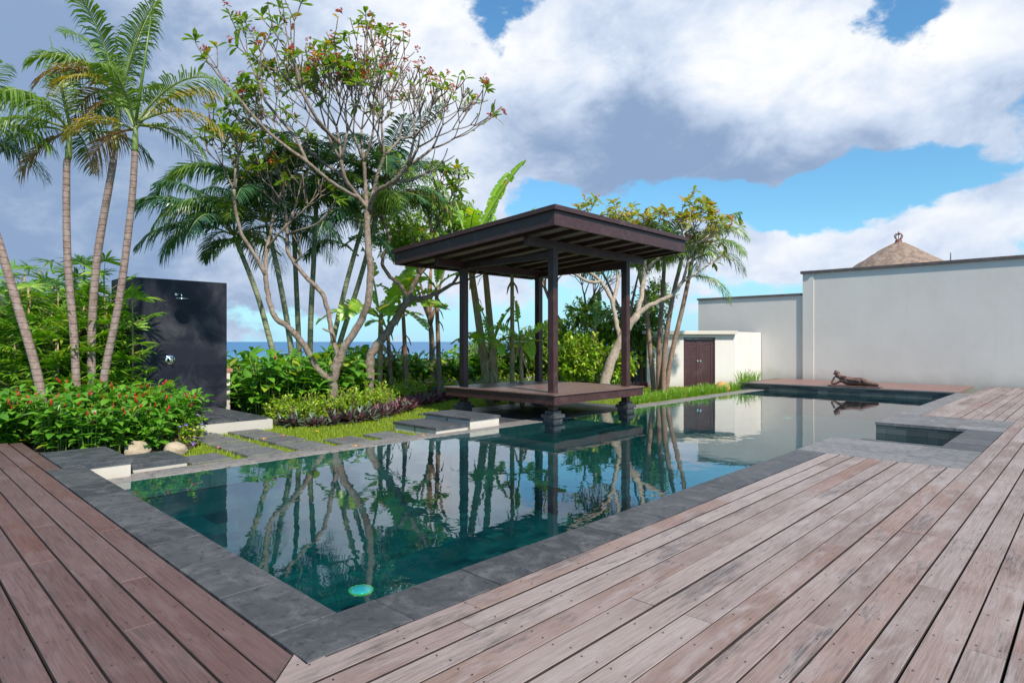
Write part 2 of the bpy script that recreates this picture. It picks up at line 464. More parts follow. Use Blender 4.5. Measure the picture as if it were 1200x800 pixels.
M['lens_rim'] = plain('pool_light_rim', (0.45, 0.75, 0.25), (0.5, 0.8, 0.3), rough=0.3, bstr=0.0)
M['bark_palm'] = barkmat('ringed_palm_bark', (0.17, 0.115, 0.095), (0.29, 0.215, 0.185), ring=58)
M['bark_green'] = barkmat('green_ringed_palm_bark', (0.13, 0.155, 0.075), (0.24, 0.25, 0.16), ring=46)
M['bark_frangipani'] = barkmat('grey_frangipani_bark', (0.115, 0.080, 0.060), (0.25, 0.195, 0.155))
M['bark_pale'] = barkmat('pale_frangipani_bark', (0.24, 0.185, 0.135), (0.40, 0.33, 0.26))
M['bark_brown'] = barkmat('brown_trunk_bark', (0.16, 0.095, 0.065), (0.26, 0.17, 0.12))
M['bark_banana'] = barkmat('banana_stem', (0.22, 0.15, 0.075), (0.34, 0.27, 0.13), scale=7)
M['crownshaft'] = plain('green_crownshaft', (0.17, 0.24, 0.055), (0.26, 0.30, 0.10), scale=4, rough=0.4, bstr=0.05)
M['stem'] = leafmat('green_stem', (0.10, 0.18, 0.03), (0.18, 0.24, 0.05), trans=0.0)
M['frond'] = leafmat('palm_frond_green', (0.067, 0.151, 0.023), (0.168, 0.266, 0.038), trans=0.3, rough=0.35)
M['frond_dark'] = leafmat('palm_frond_dark', (0.022, 0.077, 0.036), (0.049, 0.133, 0.049), trans=0.25, rough=0.35)
M['frond_yellow'] = leafmat('palm_frond_yellowing', (0.264, 0.228, 0.036), (0.408, 0.252, 0.042), (0.120, 0.156, 0.036), trans=0.35, p3=0.3)
M['frond_dead'] = leafmat('palm_frond_dead', (0.20, 0.12, 0.055), (0.30, 0.21, 0.12), (0.33, 0.15, 0.04), trans=0.2, rough=0.7, p3=0.25)
M['fan'] = leafmat('lady_palm_green', (0.067, 0.185, 0.011), (0.190, 0.370, 0.027), (0.335, 0.425, 0.045), trans=0.3)
M['costus'] = leafmat('ginger_leaf_green', (0.050, 0.176, 0.014), (0.133, 0.324, 0.025), (0.313, 0.370, 0.027), trans=0.3, p3=0.05)
M['cone'] = plain('red_flower_cone', (0.30, 0.006, 0.012), (0.42, 0.014, 0.020), rough=0.4, scale=20)
M['orange'] = plain('orange_petal', (0.75, 0.26, 0.03), (0.85, 0.40, 0.06), rough=0.6)
M['pinkflower'] = plain('pink_red_petal', (0.55, 0.07, 0.10), (0.75, 0.22, 0.16), rough=0.6, scale=12)
M['violet'] = plain('violet_petal', (0.28, 0.14, 0.62), (0.38, 0.22, 0.70), rough=0.6)
M['plumeria'] = leafmat('frangipani_leaf', (0.085, 0.185, 0.023), (0.198, 0.293, 0.042), (0.454, 0.262, 0.032), trans=0.35, p3=0.05)
M['plumeria_yellow'] = leafmat('frangipani_leaf_yellowing', (0.156, 0.228, 0.042), (0.360, 0.312, 0.060), (0.408, 0.192, 0.048), trans=0.35, p3=0.12)
M['banana'] = leafmat('banana_leaf', (0.160, 0.342, 0.029), (0.308, 0.508, 0.045), (0.536, 0.419, 0.057), trans=0.4, rough=0.35, p3=0.06)
M['shrub'] = leafmat('bright_shrub_leaf', (0.123, 0.268, 0.011), (0.290, 0.444, 0.018), (0.468, 0.462, 0.027), trans=0.3)
M['shrub_dark'] = leafmat('dark_shrub_leaf', (0.047, 0.130, 0.014), (0.132, 0.250, 0.025), trans=0.25)
M['tree_leaf'] = leafmat('tree_leaf', (0.092, 0.207, 0.020), (0.211, 0.347, 0.034), (0.396, 0.413, 0.045), trans=0.3)
M['rhoeo'] = leafmat('purple_rosette_leaf', (0.042, 0.070, 0.048), (0.084, 0.098, 0.070), (0.182, 0.063, 0.091), trans=0.1, under=(0.210, 0.042, 0.105), p3=0.3)
M['rhoeo_green'] = leafmat('grey_green_rosette_leaf', (0.042, 0.087, 0.050), (0.105, 0.147, 0.087), (0.154, 0.070, 0.084), trans=0.1, under=(0.140, 0.049, 0.084), p3=0.12)
M['grass'] = leafmat('grass_blade', (0.133, 0.222, 0.009), (0.278, 0.361, 0.018), (0.401, 0.352, 0.045), trans=0.3)
M['lily'] = leafmat('tall_grass_blade', (0.120, 0.262, 0.015), (0.227, 0.393, 0.034), trans=0.35)

# ---------------------------------------------------------------- mesh helper
class MB:
    def __init__(s):
        s.v = []; s.f = []; s.mi = []; s.cur = 0; s.sm = []; s.smooth = False
    def face(s, idx):
        s.f.append(idx); s.mi.append(s.cur); s.sm.append(s.smooth)
    def add(s, verts, faces):
        o = len(s.v)
        s.v.extend([tuple(q) for q in verts])
        for f in faces: s.face([o + i for i in f])
    def box(s, x0, x1, y0, y1, z0, z1, ch=0.0):
        s.prism([(x0, y0), (x1, y0), (x1, y1), (x0, y1)], z0, z1, ch)
    def prism(s, poly, z0, z1, ch=0.0):
        """upright prism over a counter-clockwise polygon, top edge chamfered by ch"""
        n = len(poly)
        vs = [(x, y, z0) for x, y in poly] + [(x, y, z1 - ch) for x, y in poly]
        fs = [list(range(n))[::-1]] + [[i, (i + 1) % n, n + (i + 1) % n, n + i] for i in range(n)]
        if ch:
            cx = sum(q[0] for q in poly) / n; cy = sum(q[1] for q in poly) / n
            top = []
            for i in range(n):
                p = Vector(poly[i]); a = Vector(poly[i - 1]); b = Vector(poly[(i + 1) % n])
                e1 = (p - a).normalized(); e2 = (b - p).normalized()
                n1 = Vector((-e1.y, e1.x)); n2 = Vector((-e2.y, e2.x))
                bis = n1 + n2
                k = ch / max(0.3, (1 + n1.dot(n2)))
                q = p + bis * k
                top.append((q.x, q.y, z1))
            vs += top
            fs += [[n + i, n + (i + 1) % n, 2 * n + (i + 1) % n, 2 * n + i] for i in range(n)]
            fs.append([2 * n + i for i in range(n)])
        else:
            fs.append([n + i for i in range(n)])
        s.add(vs, fs)
    def obox(s, c, ax, ay, az, hx, hy, hz):
        c = Vector(c)
        vs = []
        for k in (-1, 1):
            for j in (-1, 1):
                for i in (-1, 1):
                    vs.append(c + ax * hx * i + ay * hy * j + az * hz * k)
        s.add(vs, [[0, 2, 3, 1], [4, 5, 7, 6], [0, 1, 5, 4], [2, 6, 7, 3], [0, 4, 6, 2], [1, 3, 7, 5]])
    def tube(s, pts, rad, n=8, cap=True):
        pts = [Vector(p) for p in pts]
        o = len(s.v)
        t = (pts[1] - pts[0]).normalized()
        u = t.orthogonal().normalized()
        for i, p in enumerate(pts):
            if 0 < i < len(pts) - 1: t2 = (pts[i + 1] - pts[i - 1]).normalized()
            elif i == 0: t2 = (pts[1] - pts[0]).normalized()
            else: t2 = (pts[-1] - pts[-2]).normalized()
            u = (u - t2 * u.dot(t2))
            u = u.normalized() if u.length > 1e-6 else t2.orthogonal().normalized()
            w = t2.cross(u)
            r = rad[i] if isinstance(rad, (list, tuple)) else rad
            for k in range(n):
                a = 2 * math.pi * k / n
                s.v.append(tuple(p + (u * math.cos(a) + w * math.sin(a)) * r))
        old = s.smooth; s.smooth = True
        for i in range(len(pts) - 1):
            for k in range(n):
                a = o + i * n + k; b = o + i * n + (k + 1) % n
                s.face([a, b, b + n, a + n])
        if cap:
            s.face([o + k for k in range(n)][::-1])
            s.face([o + (len(pts) - 1) * n + k for k in range(n)])
        s.smooth = old
    def lathe(s, prof, c=(0, 0, 0), n=16):
        o = len(s.v)
        for r, z in prof:
            for k in range(n):
                a = 2 * math.pi * k / n
                s.v.append((c[0] + r * math.cos(a), c[1] + r * math.sin(a), c[2] + z))
        old = s.smooth; s.smooth = True
        for i in range(len(prof) - 1):
            for k in range(n):
                a = o + i * n + k; b = o + i * n + (k + 1) % n
                s.face([a, b, b + n, a + n])
        s.smooth = old
        s.face([o + k for k in range(n)][::-1])
        s.face([o + (len(prof) - 1) * n + k for k in range(n)])
    def leaf(s, o, d, side, L, W, droop=0.2, fold=0.2, segs=3, peak=0.5, tip=0.0):
        """one folded leaf: o base, d direction, side across; droop bends it down"""
        o = Vector(o); nrm = side.cross(d).normalized()
        i0 = len(s.v)
        for i in range(segs + 1):
            q = i / segs
            c = o + d * (L * q * (1 - 0.12 * droop * q)) + Vector((0, 0, -1)) * (droop * L * q * q)
            w = W * 0.5 * (math.sin(math.pi * (q ** (math.log(0.5) / math.log(peak)))) if 0 < q < 1 else (0.10 if q == 0 else tip))
            s.v.append(tuple(c - side * w + nrm * w * fold)); s.v.append(tuple(c)); s.v.append(tuple(c + side * w + nrm * w * fold))
        old = s.smooth; s.smooth = True
        for i in range(segs):
            a = i0 + 3 * i
            s.face([a, a + 1, a + 4, a + 3]); s.face([a + 1, a + 2, a + 5, a + 4])
        s.smooth = old
    def blade(s, pts, ws, side):
        """thin ribbon along pts"""
        i0 = len(s.v)
        for p, w in zip(pts, ws):
            s.v.append(tuple(p - side * w)); s.v.append(tuple(p + side * w))
        for i in range(len(pts) - 1):
            a = i0 + 2 * i
            s.face([a, a + 1, a + 3, a + 2])
    def build(s, name, mats, parent=None, loc=None):
        me = bpy.data.meshes.new(name)
        me.from_pydata(s.v, [], s.f)
        if not isinstance(mats, (list, tuple)): mats = [mats]
        for m_ in mats: me.materials.append(m_)
        me.polygons.foreach_set('material_index', s.mi)
        me.polygons.foreach_set('use_smooth', s.sm)
        me.update()
        ob = bpy.data.objects.new(name, me)
        COL.objects.link(ob)
        if parent is not None: ob.parent = parent
        if loc is not None: ob.location = loc
        return ob

def tag(o, label=None, cat=None, group=None, kind=None):
    if label: o['label'] = label
    if cat: o['category'] = cat
    if group: o['group'] = group
    if kind: o['kind'] = kind
    return o
def structure(o): return tag(o, kind='structure')
def thing(name, label, cat, loc=(0, 0, 0), rz=0.0, group=None):
    o = bpy.data.objects.new(name, None)
    o.empty_display_size = 0.2
    COL.objects.link(o)
    o.location = loc; o.rotation_euler = (0, 0, rz)
    return tag(o, label, cat, group)
def copy_tree(o, parent=None):
    c = o.copy()
    COL.objects.link(c)
    if parent is not None: c.parent = parent
    for ch in list(o.children): copy_tree(ch, c)
    return c
def G(px, py, z=-0.22):
    """the point on the level z that is seen at photo pixel px, py"""
    d = FOC * (EYE - z) / (py - 400)
    p = VIEW * d + RIGHT * ((px - 600) / FOC * d)
    return Vector((p.x, p.y, z))
def S(px, py, d):
    """the point at distance d along the view that is seen at px, py"""
    p = VIEW * d + RIGHT * ((px - 600) / FOC * d)
    return Vector((p.x, p.y, EYE - (py - 400) / FOC * d))
def rnd_dir(rg, zmin=-1, zmax=1):
    z = rg.uniform(zmin, zmax); a = rg.uniform(0, 2 * math.pi); r = math.sqrt(max(0, 1 - z * z))
    return Vector((r * math.cos(a), r * math.sin(a), z))
def across(d, roll=0.0):
    s_ = d.cross(UP)
    s_ = s_.normalized() if s_.length > 1e-3 else Vector((1, 0, 0))
    return Matrix.Rotation(roll, 3, d) @ s_ if roll else s_
# ================================================================ SETTING
GZ = -0.22                       # garden level
WZ = -0.20                       # water level
PX0, PX1, PY0, PY1 = 1.66, 20.45, 2.84, 8.05

def make_ground():
    xs = [-4000, -600, -150, -60, -25, -8, 0, 1.5, PX0, 5, 8, 9.7, 10.3, 12.17, 14, 17, PX1, 24.2, 27, 32, 40, 60, 110, 200, 330, 600, 1400, 4000]
    ys = [-4000, -600, -150, -60, -25, -8, -2, 1.55, PY0, 5, PY1, 10, 12, 14, 16.5, 17.5, 20, 26, 40, 70, 120, 200, 330, 600, 1400, 4000]
    def h(x, y):
        r = math.hypot(x, y)
        base = -0.25
        dd = max(0.0, y - 16.6, (x - 30) * 0.9, -x - 20)
        if y < 16.6 and x < 30 and x > -20: return base
        k = base - min(46.5, dd * 0.16)
        if dd > 60: k += 3.0 * noise.noise(Vector((x * 0.013, y * 0.013, 0.3))) * min(1, (dd - 60) / 60)
        return k
    mb = MB()
    idx = {}
    for j, y in enumerate(ys):
        for i, x in enumerate(xs):
            idx[i, j] = len(mb.v); mb.v.append((x, y, h(x, y)))
    for j in range(len(ys) - 1):
        for i in range(len(xs) - 1):
            cx = (xs[i] + xs[i + 1]) / 2; cy = (ys[j] + ys[j + 1]) / 2
            if PX0 < cx < PX1 and PY0 < cy < PY1: continue
            if 9.7 < cx < 12.17 and 1.55 < cy < PY0: continue
            mb.face([idx[i, j], idx[i + 1, j], idx[i + 1, j + 1], idx[i, j + 1]])
    structure(mb.build('ground', M['ground']))
make_ground()

def make_sea():
    mb = MB()
    rs = [60, 400, 1500, 5000, 20000, 90000]
    n = 64
    for r in rs:
        for k in range(n):
            a = 2 * math.pi * k / n
            mb.v.append((r * math.cos(a), r * math.sin(a), 0))
    for i in range(len(rs) - 1):
        for k in range(n):
            a = i * n + k; b = i * n + (k + 1) % n
            mb.face([a, a + n, b + n, b])
    structure(mb.build('sea', M['sea'], loc=(0, 0, -42)))
make_sea()

def make_headland():
    """low wooded spit on the shore, seen past the shower wall"""
    rg = random.Random(5)
    mb = MB(); mb.smooth = True
    n, m_ = 46, 12
    c = S(270, 400, 520); c.z = 0
    for i in range(n + 1):
        for j in range(m_ + 1):
            u = i / n * 2 - 1; v = j / m_ * 2 - 1
            p = c + RIGHT * (u * 62) + VIEW * (v * 60)
            env = max(0, 1 - u * u) ** 0.7 * max(0, 1 - v * v) ** 0.8
            z = -43 + env * (29 + 7 * noise.noise(Vector((u * 5, v * 3, 1.0))) + 2.5 * noise.noise(Vector((u * 19, v * 9, 4.0))))
            mb.v.append((p.x, p.y, z))
    for i in range(n):
        for j in range(m_):
            a = i * (m_ + 1) + j
            mb.face([a, a + m_ + 1, a + m_ + 2, a + 1])
    structure(mb.build('headland', plain('headland_scrub', (0.06, 0.085, 0.035), (0.16, 0.16, 0.08), scale=0.08, rough=1.0, bstr=0.0)))
make_headland()

# ---------------------------------------------------------------- pool
def make_basin():
    mb = MB()
    fl = -1.35
    def quad(a, b, c, d): mb.add([a, b, c, d], [[0, 1, 2, 3]])
    x0, x1, y0, y1 = PX0, PX1, PY0, PY1
    top = -0.045
    sx0, sx1, sy0 = 9.76, 12.17, 1.53
    quad((x0, y0, fl), (x1, y0, fl), (x1, y1, fl), (x0, y1, fl))
    quad((x0, y1, top - 0.18), (x0, y0, top - 0.18), (x0, y0, fl), (x0, y1, fl))
    quad((x1, y0, top - 0.2), (x1, y1, top - 0.2), (x1, y1, fl), (x1, y0, fl))
    quad((x1, y1, -0.24), (x0, y1, -0.24), (x0, y1, fl), (x1, y1, fl))
    for a, b in ((x0, sx0), (sx1, x1)):
        quad((a, y0, top), (b, y0, top), (b, y0, fl), (a, y0, fl))
    # spa bay: shallow floor, three walls and the drop to the pool floor
    sf = -0.76
    quad((sx0, y0, sf), (sx1, y0, sf), (sx1, y0, fl), (sx0, y0, fl))
    quad((sx0, sy0, sf), (sx1, sy0, sf), (sx1, y0, sf), (sx0, y0, sf))
    # side walls under the left coping and above the waterline are dark stone (second material)
    mb.cur = 1
    quad((x0, y1, top), (x0, y0, top), (x0, y0, top - 0.18), (x0, y1, top - 0.18))
    quad((sx0, y0, top), (sx0, sy0, top), (sx0, sy0, sf), (sx0, y0, sf))
    quad((sx1, sy0, top), (sx1, y0, top), (sx1, y0, sf), (sx1, sy0, sf))
    quad((sx0, sy0, top), (sx1, sy0, top), (sx1, sy0, sf), (sx0, sy0, sf))
    mb.cur = 0
    # submerged bench along the garden side and steps at the near end
    mb.box(6.4, x1 - 0.01, 7.45, y1 - 0.01, fl + 0.01, -0.42)
    mb.box(7.55, x1 - 0.012, y0 + 0.01, 7.449, fl + 0.012, -0.92)
    mb.box(x0 + 0.01, x0 + 0.9, 5.6, y1 - 0.01, fl + 0.01, -0.55)
    mb.box(x0 + 0.915, 6.39, 2.86, 3.45, fl + 0.01, -1.07)
    structure(mb.build('pool_basin', [M['tiles'], M['riser']]))
    w = MB()
    w.add([(x0, y0, WZ), (sx0, y0, WZ), (sx0, sy0, WZ), (sx1, sy0, WZ), (sx1, y0, WZ), (x1, y0, WZ), (x1, y1 + 0.02, WZ), (x0, y1 + 0.02, WZ)],
          [[0, 1, 2, 3, 4, 5, 6, 7]])
    structure(w.build('pool_water', M['water']))
make_basin()

def slabs(mb, x0, x1, y0, y1, z0, z1, along, step, rg, gap=0.006, ch=0.003, jit=0.0):
    """a row of stone slabs filling a rectangle, cut along one axis"""
    a0, a1 = (x0, x1) if along == 'X' else (y0, y1)
    a = a0
    while a < a1 - 1e-4:
        b = a + step * (1 + rg.uniform(-jit, jit))
        if a1 - b < step * 0.35: b = a1
        b = min(b, a1)
        dz = rg.uniform(-0.002, 0.002)
        if along == 'X': mb.box(a + gap / 2, b - gap / 2, y0 + gap / 2, y1 - gap / 2, z0, z1 + dz, ch)
        else: mb.box(x0 + gap / 2, x1 - gap / 2, a + gap / 2, b - gap / 2, z0, z1 + dz, ch)
        a = b

def make_coping():
    rg = random.Random(3)
    mb = MB()
    # left side, then the near long side up to the spa
    slabs(mb, 1.32, 1.675, 2.855, 8.28, -0.05, 0.0, 'Y', 0.62, rg)
    slabs(mb, 1.32, 1.90, 2.50, 2.855, -0.05, 0.0, 'X', 0.58, rg)
    slabs(mb, 1.90, 8.32, 2.50, 2.855, -0.05, 0.0, 'X', 0.62, rg)
    # spa surround
    mb.cur = 1
    for k, (a, b) in enumerate(((8.32, 8.80), (8.80, 9.28), (9.28, 9.77))):
        slabs(mb, a, b, 1.088, 2.855, -0.05, 0.0, 'Y', 0.62, rg)
    for a, b in ((12.16, 12.7), (12.7, 13.25), (13.25, 13.8)):
        slabs(mb, a, b, 1.088, 2.855, -0.05, 0.0, 'Y', 0.62, rg)
    mb.cur = 0
    slabs(mb, 9.77, 12.16, 1.088, 1.54, -0.05, 0.0, 'X', 0.6, rg)
    slabs(mb, 9.775, 10.3, 1.545, 2.6, -0.3, -0.05, 'Y', 0.55, rg)
    mb.cur = 1
    slabs(mb, 13.8, 20.45, 2.50, 2.855, -0.05, 0.0, 'X', 0.62, rg)
    structure(mb.build('pool_coping', [M['coping'], M['coping_pale']]))
    # infinity edge on the garden side: flush strip with a paler outer row
    e = MB()
    slabs(e, 1.70, 20.45, 8.03, 8.22, -0.42, -0.193, 'X', 0.62, rg)
    slabs(e, 1.70, 20.45, 8.22, 8.48, -0.42, -0.195, 'X', 0.62, rg)
    structure(e.build('pool_edge', M['coping_edge']))
make_coping()

# ---------------------------------------------------------------- decks
PITCH = 0.157
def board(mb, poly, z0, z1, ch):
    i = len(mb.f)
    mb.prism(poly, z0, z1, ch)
    for k in range(i, i + 5): mb.mi[k] = 2  # underside and sides take the painted gap shade
def boards_long(mb, scr, y_top, rows, x_of_start, x_end, rg, z=0.0, screws_to=13, lens=(1.9, 3.6)):
    gaps = [rg.choice((0.003, 0.0045, 0.006, 0.008)) for _ in range(rows + 1)]
    for k in range(rows):
        g1, g2 = gaps[k], gaps[k + 1]
        ya = y_top - k * PITCH - g1; yb = y_top - (k + 1) * PITCH + g2
        sa, sb = x_of_start(ya), x_of_start(yb)
        a = None
        x = max(sa, sb) + rg.uniform(0.5, 2.8)
        st_a, st_b = sa, sb
        dz0 = rg.uniform(-0.0015, 0.0015)
        while True:
            e = min(x, x_end)
            board(mb, [(st_b, yb), (e - 0.002, yb), (e - 0.002, ya), (st_a, ya)], z - 0.028, z + dz0 + rg.uniform(-0.001, 0.001), 0.0025)
            if e >= x_end - 0.01: break
            st_a = st_b = e + 0.002
            x = e + rg.uniform(*lens)
            if x_end - x < 0.6: x = x_end
        j = math.ceil(min(sa, sb) / 0.44)
        while j * 0.44 < min(x_end, screws_to):
            sx = j * 0.44
            if sx > max(sa, sb) + 0.03:
                for yy in (ya - 0.032, yb + 0.032):
                    if rg.random() < 0.9: disc(scr, sx + rg.uniform(-0.02, 0.02), yy + rg.uniform(-0.006, 0.006), z + 0.0035, 0.0052)
            j += 1
def disc(mb, x, y, z, r, n=6):
    mb.add([(x + r * math.cos(2 * math.pi * k / n), y + r * math.sin(2 * math.pi * k / n), z) for k in range(n)], [list(range(n))])

def make_decks():
    rg = random.Random(11)
    mb = MB(); scr = MB()
    # long boards beside the pool; their near ends stop at the diagonal mitre board
    diag = lambda y: y - 1.095
    boards_long(mb, scr, 2.494, 9, diag, 8.314, rg)
    n_after = 9
    y2 = 2.494 - n_after * PITCH
    boards_long(mb, scr, y2, 34, diag, 23.9, rg)
    # between the spa surround and the far platform
    boards_long(mb, scr, 2.494, 9, lambda y: 13.806, 23.9, rg)
    off = len(mb.v); mb.cur = 1
    mb.v += scr.v
    for f in scr.f: mb.face([off + q for q in f])
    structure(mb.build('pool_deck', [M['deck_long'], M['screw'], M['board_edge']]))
    # cross boards on the left side
    mb = MB(); scr = MB()
    for k in range(30):
        xa = 1.314 - k * PITCH - 0.0065; xb = 1.314 - (k + 1) * PITCH + 0.0065
        ya, yb = xa + 1.31, xb + 1.31
        y = max(ya, yb) + rg.uniform(0.7, 3.0); sa, sb = ya, yb
        end = 10.9
        dz0 = rg.uniform(-0.0015, 0.0015)
        while True:
            e = min(y, end)
            board(mb, [(xa, sa), (xa, e - 0.002), (xb, e - 0.002), (xb, sb)], -0.028, dz0 + rg.uniform(-0.001, 0.001), 0.004)
            if e >= end - 0.01: break
            sa = sb = e + 0.002
            y = e + rg.uniform(2.0, 3.6)
            if end - y < 0.6: y = end
        j = math.ceil(min(ya, yb) / 0.44)
        while j * 0.44 < end:
            sy = j * 0.44
            if sy > max(ya, yb) + 0.03:
                for xx in (xa - 0.032, xb + 0.032):
                    if rg.random() < 0.9: disc(scr, xx + rg.uniform(-0.006, 0.006), sy + rg.uniform(-0.02, 0.02), 0.0035, 0.0052)
            j += 1
    mb.box(1.326, 1.46, 8.30, 10.8, -0.028, 0.0, 0.004)
    off = len(mb.v); mb.cur = 1
    mb.v += scr.v
    for f in scr.f: mb.face([off + q for q in f])
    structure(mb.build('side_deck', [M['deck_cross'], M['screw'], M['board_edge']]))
    # mitre board on the diagonal between the two decks
    mb = MB()
    a = Vector((1.318, 2.615)); b = Vector((1.409, 2.5))
    dd = Vector((-0.7071, -0.7071))
    poly = [(1.314, 2.494), b, b + dd * 9, a + dd * 9, a]
    mb.prism([tuple(q) for q in poly][::-1], -0.028, 0.001, 0.003)
    mb.cur = 1
    for q in (0.09, 0.55, 1.0, 1.5):
        for s_ in (0.025, -0.025):
            c = (a + b) / 2 + dd * q + Vector((0.7071, -0.7071)) * s_
            disc(mb, c.x, c.y, 0.0035, 0.0052)
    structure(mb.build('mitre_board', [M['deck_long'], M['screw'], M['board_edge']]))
    # sheet below the boards, coloured near black as the shade in the gaps
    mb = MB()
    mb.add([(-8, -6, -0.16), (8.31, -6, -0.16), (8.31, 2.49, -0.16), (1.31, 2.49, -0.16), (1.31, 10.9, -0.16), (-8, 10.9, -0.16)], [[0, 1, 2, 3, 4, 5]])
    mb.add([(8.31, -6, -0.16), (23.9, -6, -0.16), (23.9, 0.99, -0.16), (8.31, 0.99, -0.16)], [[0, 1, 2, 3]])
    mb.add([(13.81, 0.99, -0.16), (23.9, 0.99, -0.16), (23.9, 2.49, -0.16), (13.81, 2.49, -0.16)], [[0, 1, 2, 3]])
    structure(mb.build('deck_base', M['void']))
    # raised far platform behind the pool end, stone faced
    mb = MB()
    x = 20.78
    while x < 23.85:
        mb.box(x + 0.004, x + 0.146, 2.86, 8.75, -0.03, 0.0, 0.004)
        x += 0.15
    mb.cur = 1
    mb.box(20.46, 20.72, 2.86, 8.85, -0.6, -0.035)
    mb.box(20.72, 23.9, 8.76, 8.85, -0.6, -0.035)
    mb.cur = 2
    mb.box(20.42, 20.775, 2.862, 8.87, -0.034, 0.003, 0.004)
    mb.box(20.775, 23.9, 8.755, 8.87, -0.034, 0.003, 0.004)
    structure(mb.build('far_platform', [M['deck_far'], M['riser'], M['slab']]))
make_decks()

# ---------------------------------------------------------------- stone path, planting beds
def make_path():
    rg = random.Random(21)
    mb = MB()
    # rows of slabs set in the lawn, following the infinity edge and leading to the shower
    for j in range(4):
        for i in range(5):
            x = 2.93 + 0.735 * i; y = 8.60 + 0.755 * j
            if j >= 1 and i not in (1, 2): continue
            x += rg.uniform(-0.015, 0.015); y += rg.uniform(-0.015, 0.015)
            y1 = min(y + 0.60, 11.18)
            mb.box(x, x + 0.53, y, y1, GZ - 0.06, GZ + 0.022 + rg.uniform(-0.003, 0.003), 0.006)
    structure(mb.build('stone_path', M['paver']))
    p = MB()
    slabs(p, 8.45, 13.1, 8.5, 11.0, GZ - 0.06, GZ + 0.012, 'X', 0.93, rg)
    structure(p.build('gazebo_paving', M['slab']))
make_path()

BEDS = []
def bed(pts, z=GZ + 0.0):
    mb = MB()
    n = len(pts)
    mb.add([(q[0], q[1], z + 0.012) for q in pts], [list(range(n))])
    structure(mb.build('planting_bed', M['soil']))
    BEDS.append([(q[0], q[1]) for q in pts])
bed([(1.5, 9.72), (2.3, 9.6), (3.05, 9.5), (3.7, 10.4), (4.2, 11.5), (4.2, 15.0), (-3, 15.0), (-3, 10.95), (1.45, 10.95)])
bed([(5.45, 11.2), (6.2, 10.78), (7.0, 10.85), (7.7, 11.1), (9.2, 12.2), (10.8, 13.0), (12.2, 13.35), (14, 13.4), (16.5, 12.9), (18.2, 12.6), (19.9, 12.3), (20.2, 16.2), (5.6, 16.2), (5.45, 13)])

def inside(x, y, poly):
    r = False
    j = len(poly) - 1
    for i in range(len(poly)):
        xi, yi = poly[i]; xj, yj = poly[j]
        if (yi > y) != (yj > y) and x < (xj - xi) * (y - yi) / (yj - yi) + xi: r = not r
        j = i
    return r

def make_grass():
    rg = random.Random(8)
    mb = MB()
    n = 0
    path_rects = []
    pv = bpy.data.objects['stone_path'].data.vertices
    rects = []
    for i in range(0, len(pv), 12):
        q = [pv[k].co for k in range(i, i + 12)]
        rects.append((min(v.x for v in q), max(v.x for v in q), min(v.y for v in q), max(v.y for v in q)))
    while n < 42000:
        # density falls with distance from the eye
        x = rg.uniform(2.6, 20.4); y = rg.uniform(8.5, 14.2)
        if rg.random() > min(1.0, (9.0 / math.hypot(x, y)) ** 1.3): continue
        if any(inside(x, y, b) for b in BEDS): continue
        if any(a - 0.012 < x < b + 0.012 and c - 0.012 < y < d + 0.012 for a, b, c, d in rects): continue
        if 8.45 < x < 13.1 and y < 11.0: continue
        if 6.7 < x < 8.3 and 8.2 < y < 9.62: continue
        n += 1
        h_ = rg.uniform(0.018, 0.05); a = rg.uniform(0, 6.283)
        s_ = Vector((math.cos(a), math.sin(a), 0)) * rg.uniform(0.004, 0.009)
        b = Vector((x, y, GZ - 0.03))
        tip = b + Vector((rg.uniform(-0.025, 0.025), rg.uniform(-0.025, 0.025), h_ + 0.02))
        mb.add([b - s_, b + s_, tip], [[0, 1, 2]])
    tag(mb.build('grass', M['grass']), kind='stuff')
make_grass()

# ---------------------------------------------------------------- walls
def make_walls():
    mb = MB()
    t = thing('boundary_wall', 'tall plain pale rendered wall behind the far end of the pool', 'wall', (24, 0, 0))
    mb.box(0, 0.3, -8, 7.62, -0.4, 3.90)
    mb.box(-0.03, 0.33, 7.62, 8.0, -0.4, 3.90)
    mb.build('wall', M['render'], t)
    c = MB(); c.box(-0.07, 0.37, -8, 7.6, 3.903, 4.0, 0.01); c.box(-0.11, 0.41, 7.6, 8.06, 3.903, 4.0, 0.01)
    c.build('cap', M['cap'], t)
    t = thing('boundary_wall', 'lower pale wall section stepping down behind the garden store', 'wall', (24, 8, 0))
    mb = MB(); mb.box(0.05, 0.3, 0.003, 4.2, -0.4, 3.12); mb.build('wall', M['render'], t)
    c = MB(); c.box(0.0, 0.36, 0.064, 4.24, 3.123, 3.2, 0.01); c.build('cap', M['cap'], t)
    t = thing('garden_wall', 'low cream garden wall with terracotta cap behind the flower beds', 'wall', (5.5, 16.3, 0))
    mb = MB(); mb.box(0.05, 20, 0, 0.2, -0.6, 0.72); mb.box(-0.12, 0.05, -2.3, 0.2, -0.6, 0.72); mb.build('wall', M['plinth'], t)
    c = MB(); c.box(0.1, 20.03, -0.04, 0.24, 0.722, 0.80, 0.01); c.box(-0.16, 0.1, -2.32, 0.24, 0.722, 0.80, 0.01); c.build('cap', M['terracotta'], t)
    t = thing('garden_wall', 'low pale wall behind the fan palms at the left edge', 'wall', (-6, 15.1, 0))
    mb = MB(); mb.box(0, 9.3, 0, 0.2, -0.5, 0.55); mb.build('wall', M['plinth'], t)
    c = MB(); c.box(-0.03, 9.33, -0.04, 0.24, 0.552, 0.62, 0.01); c.build('cap', M['terracotta'], t)
make_walls()

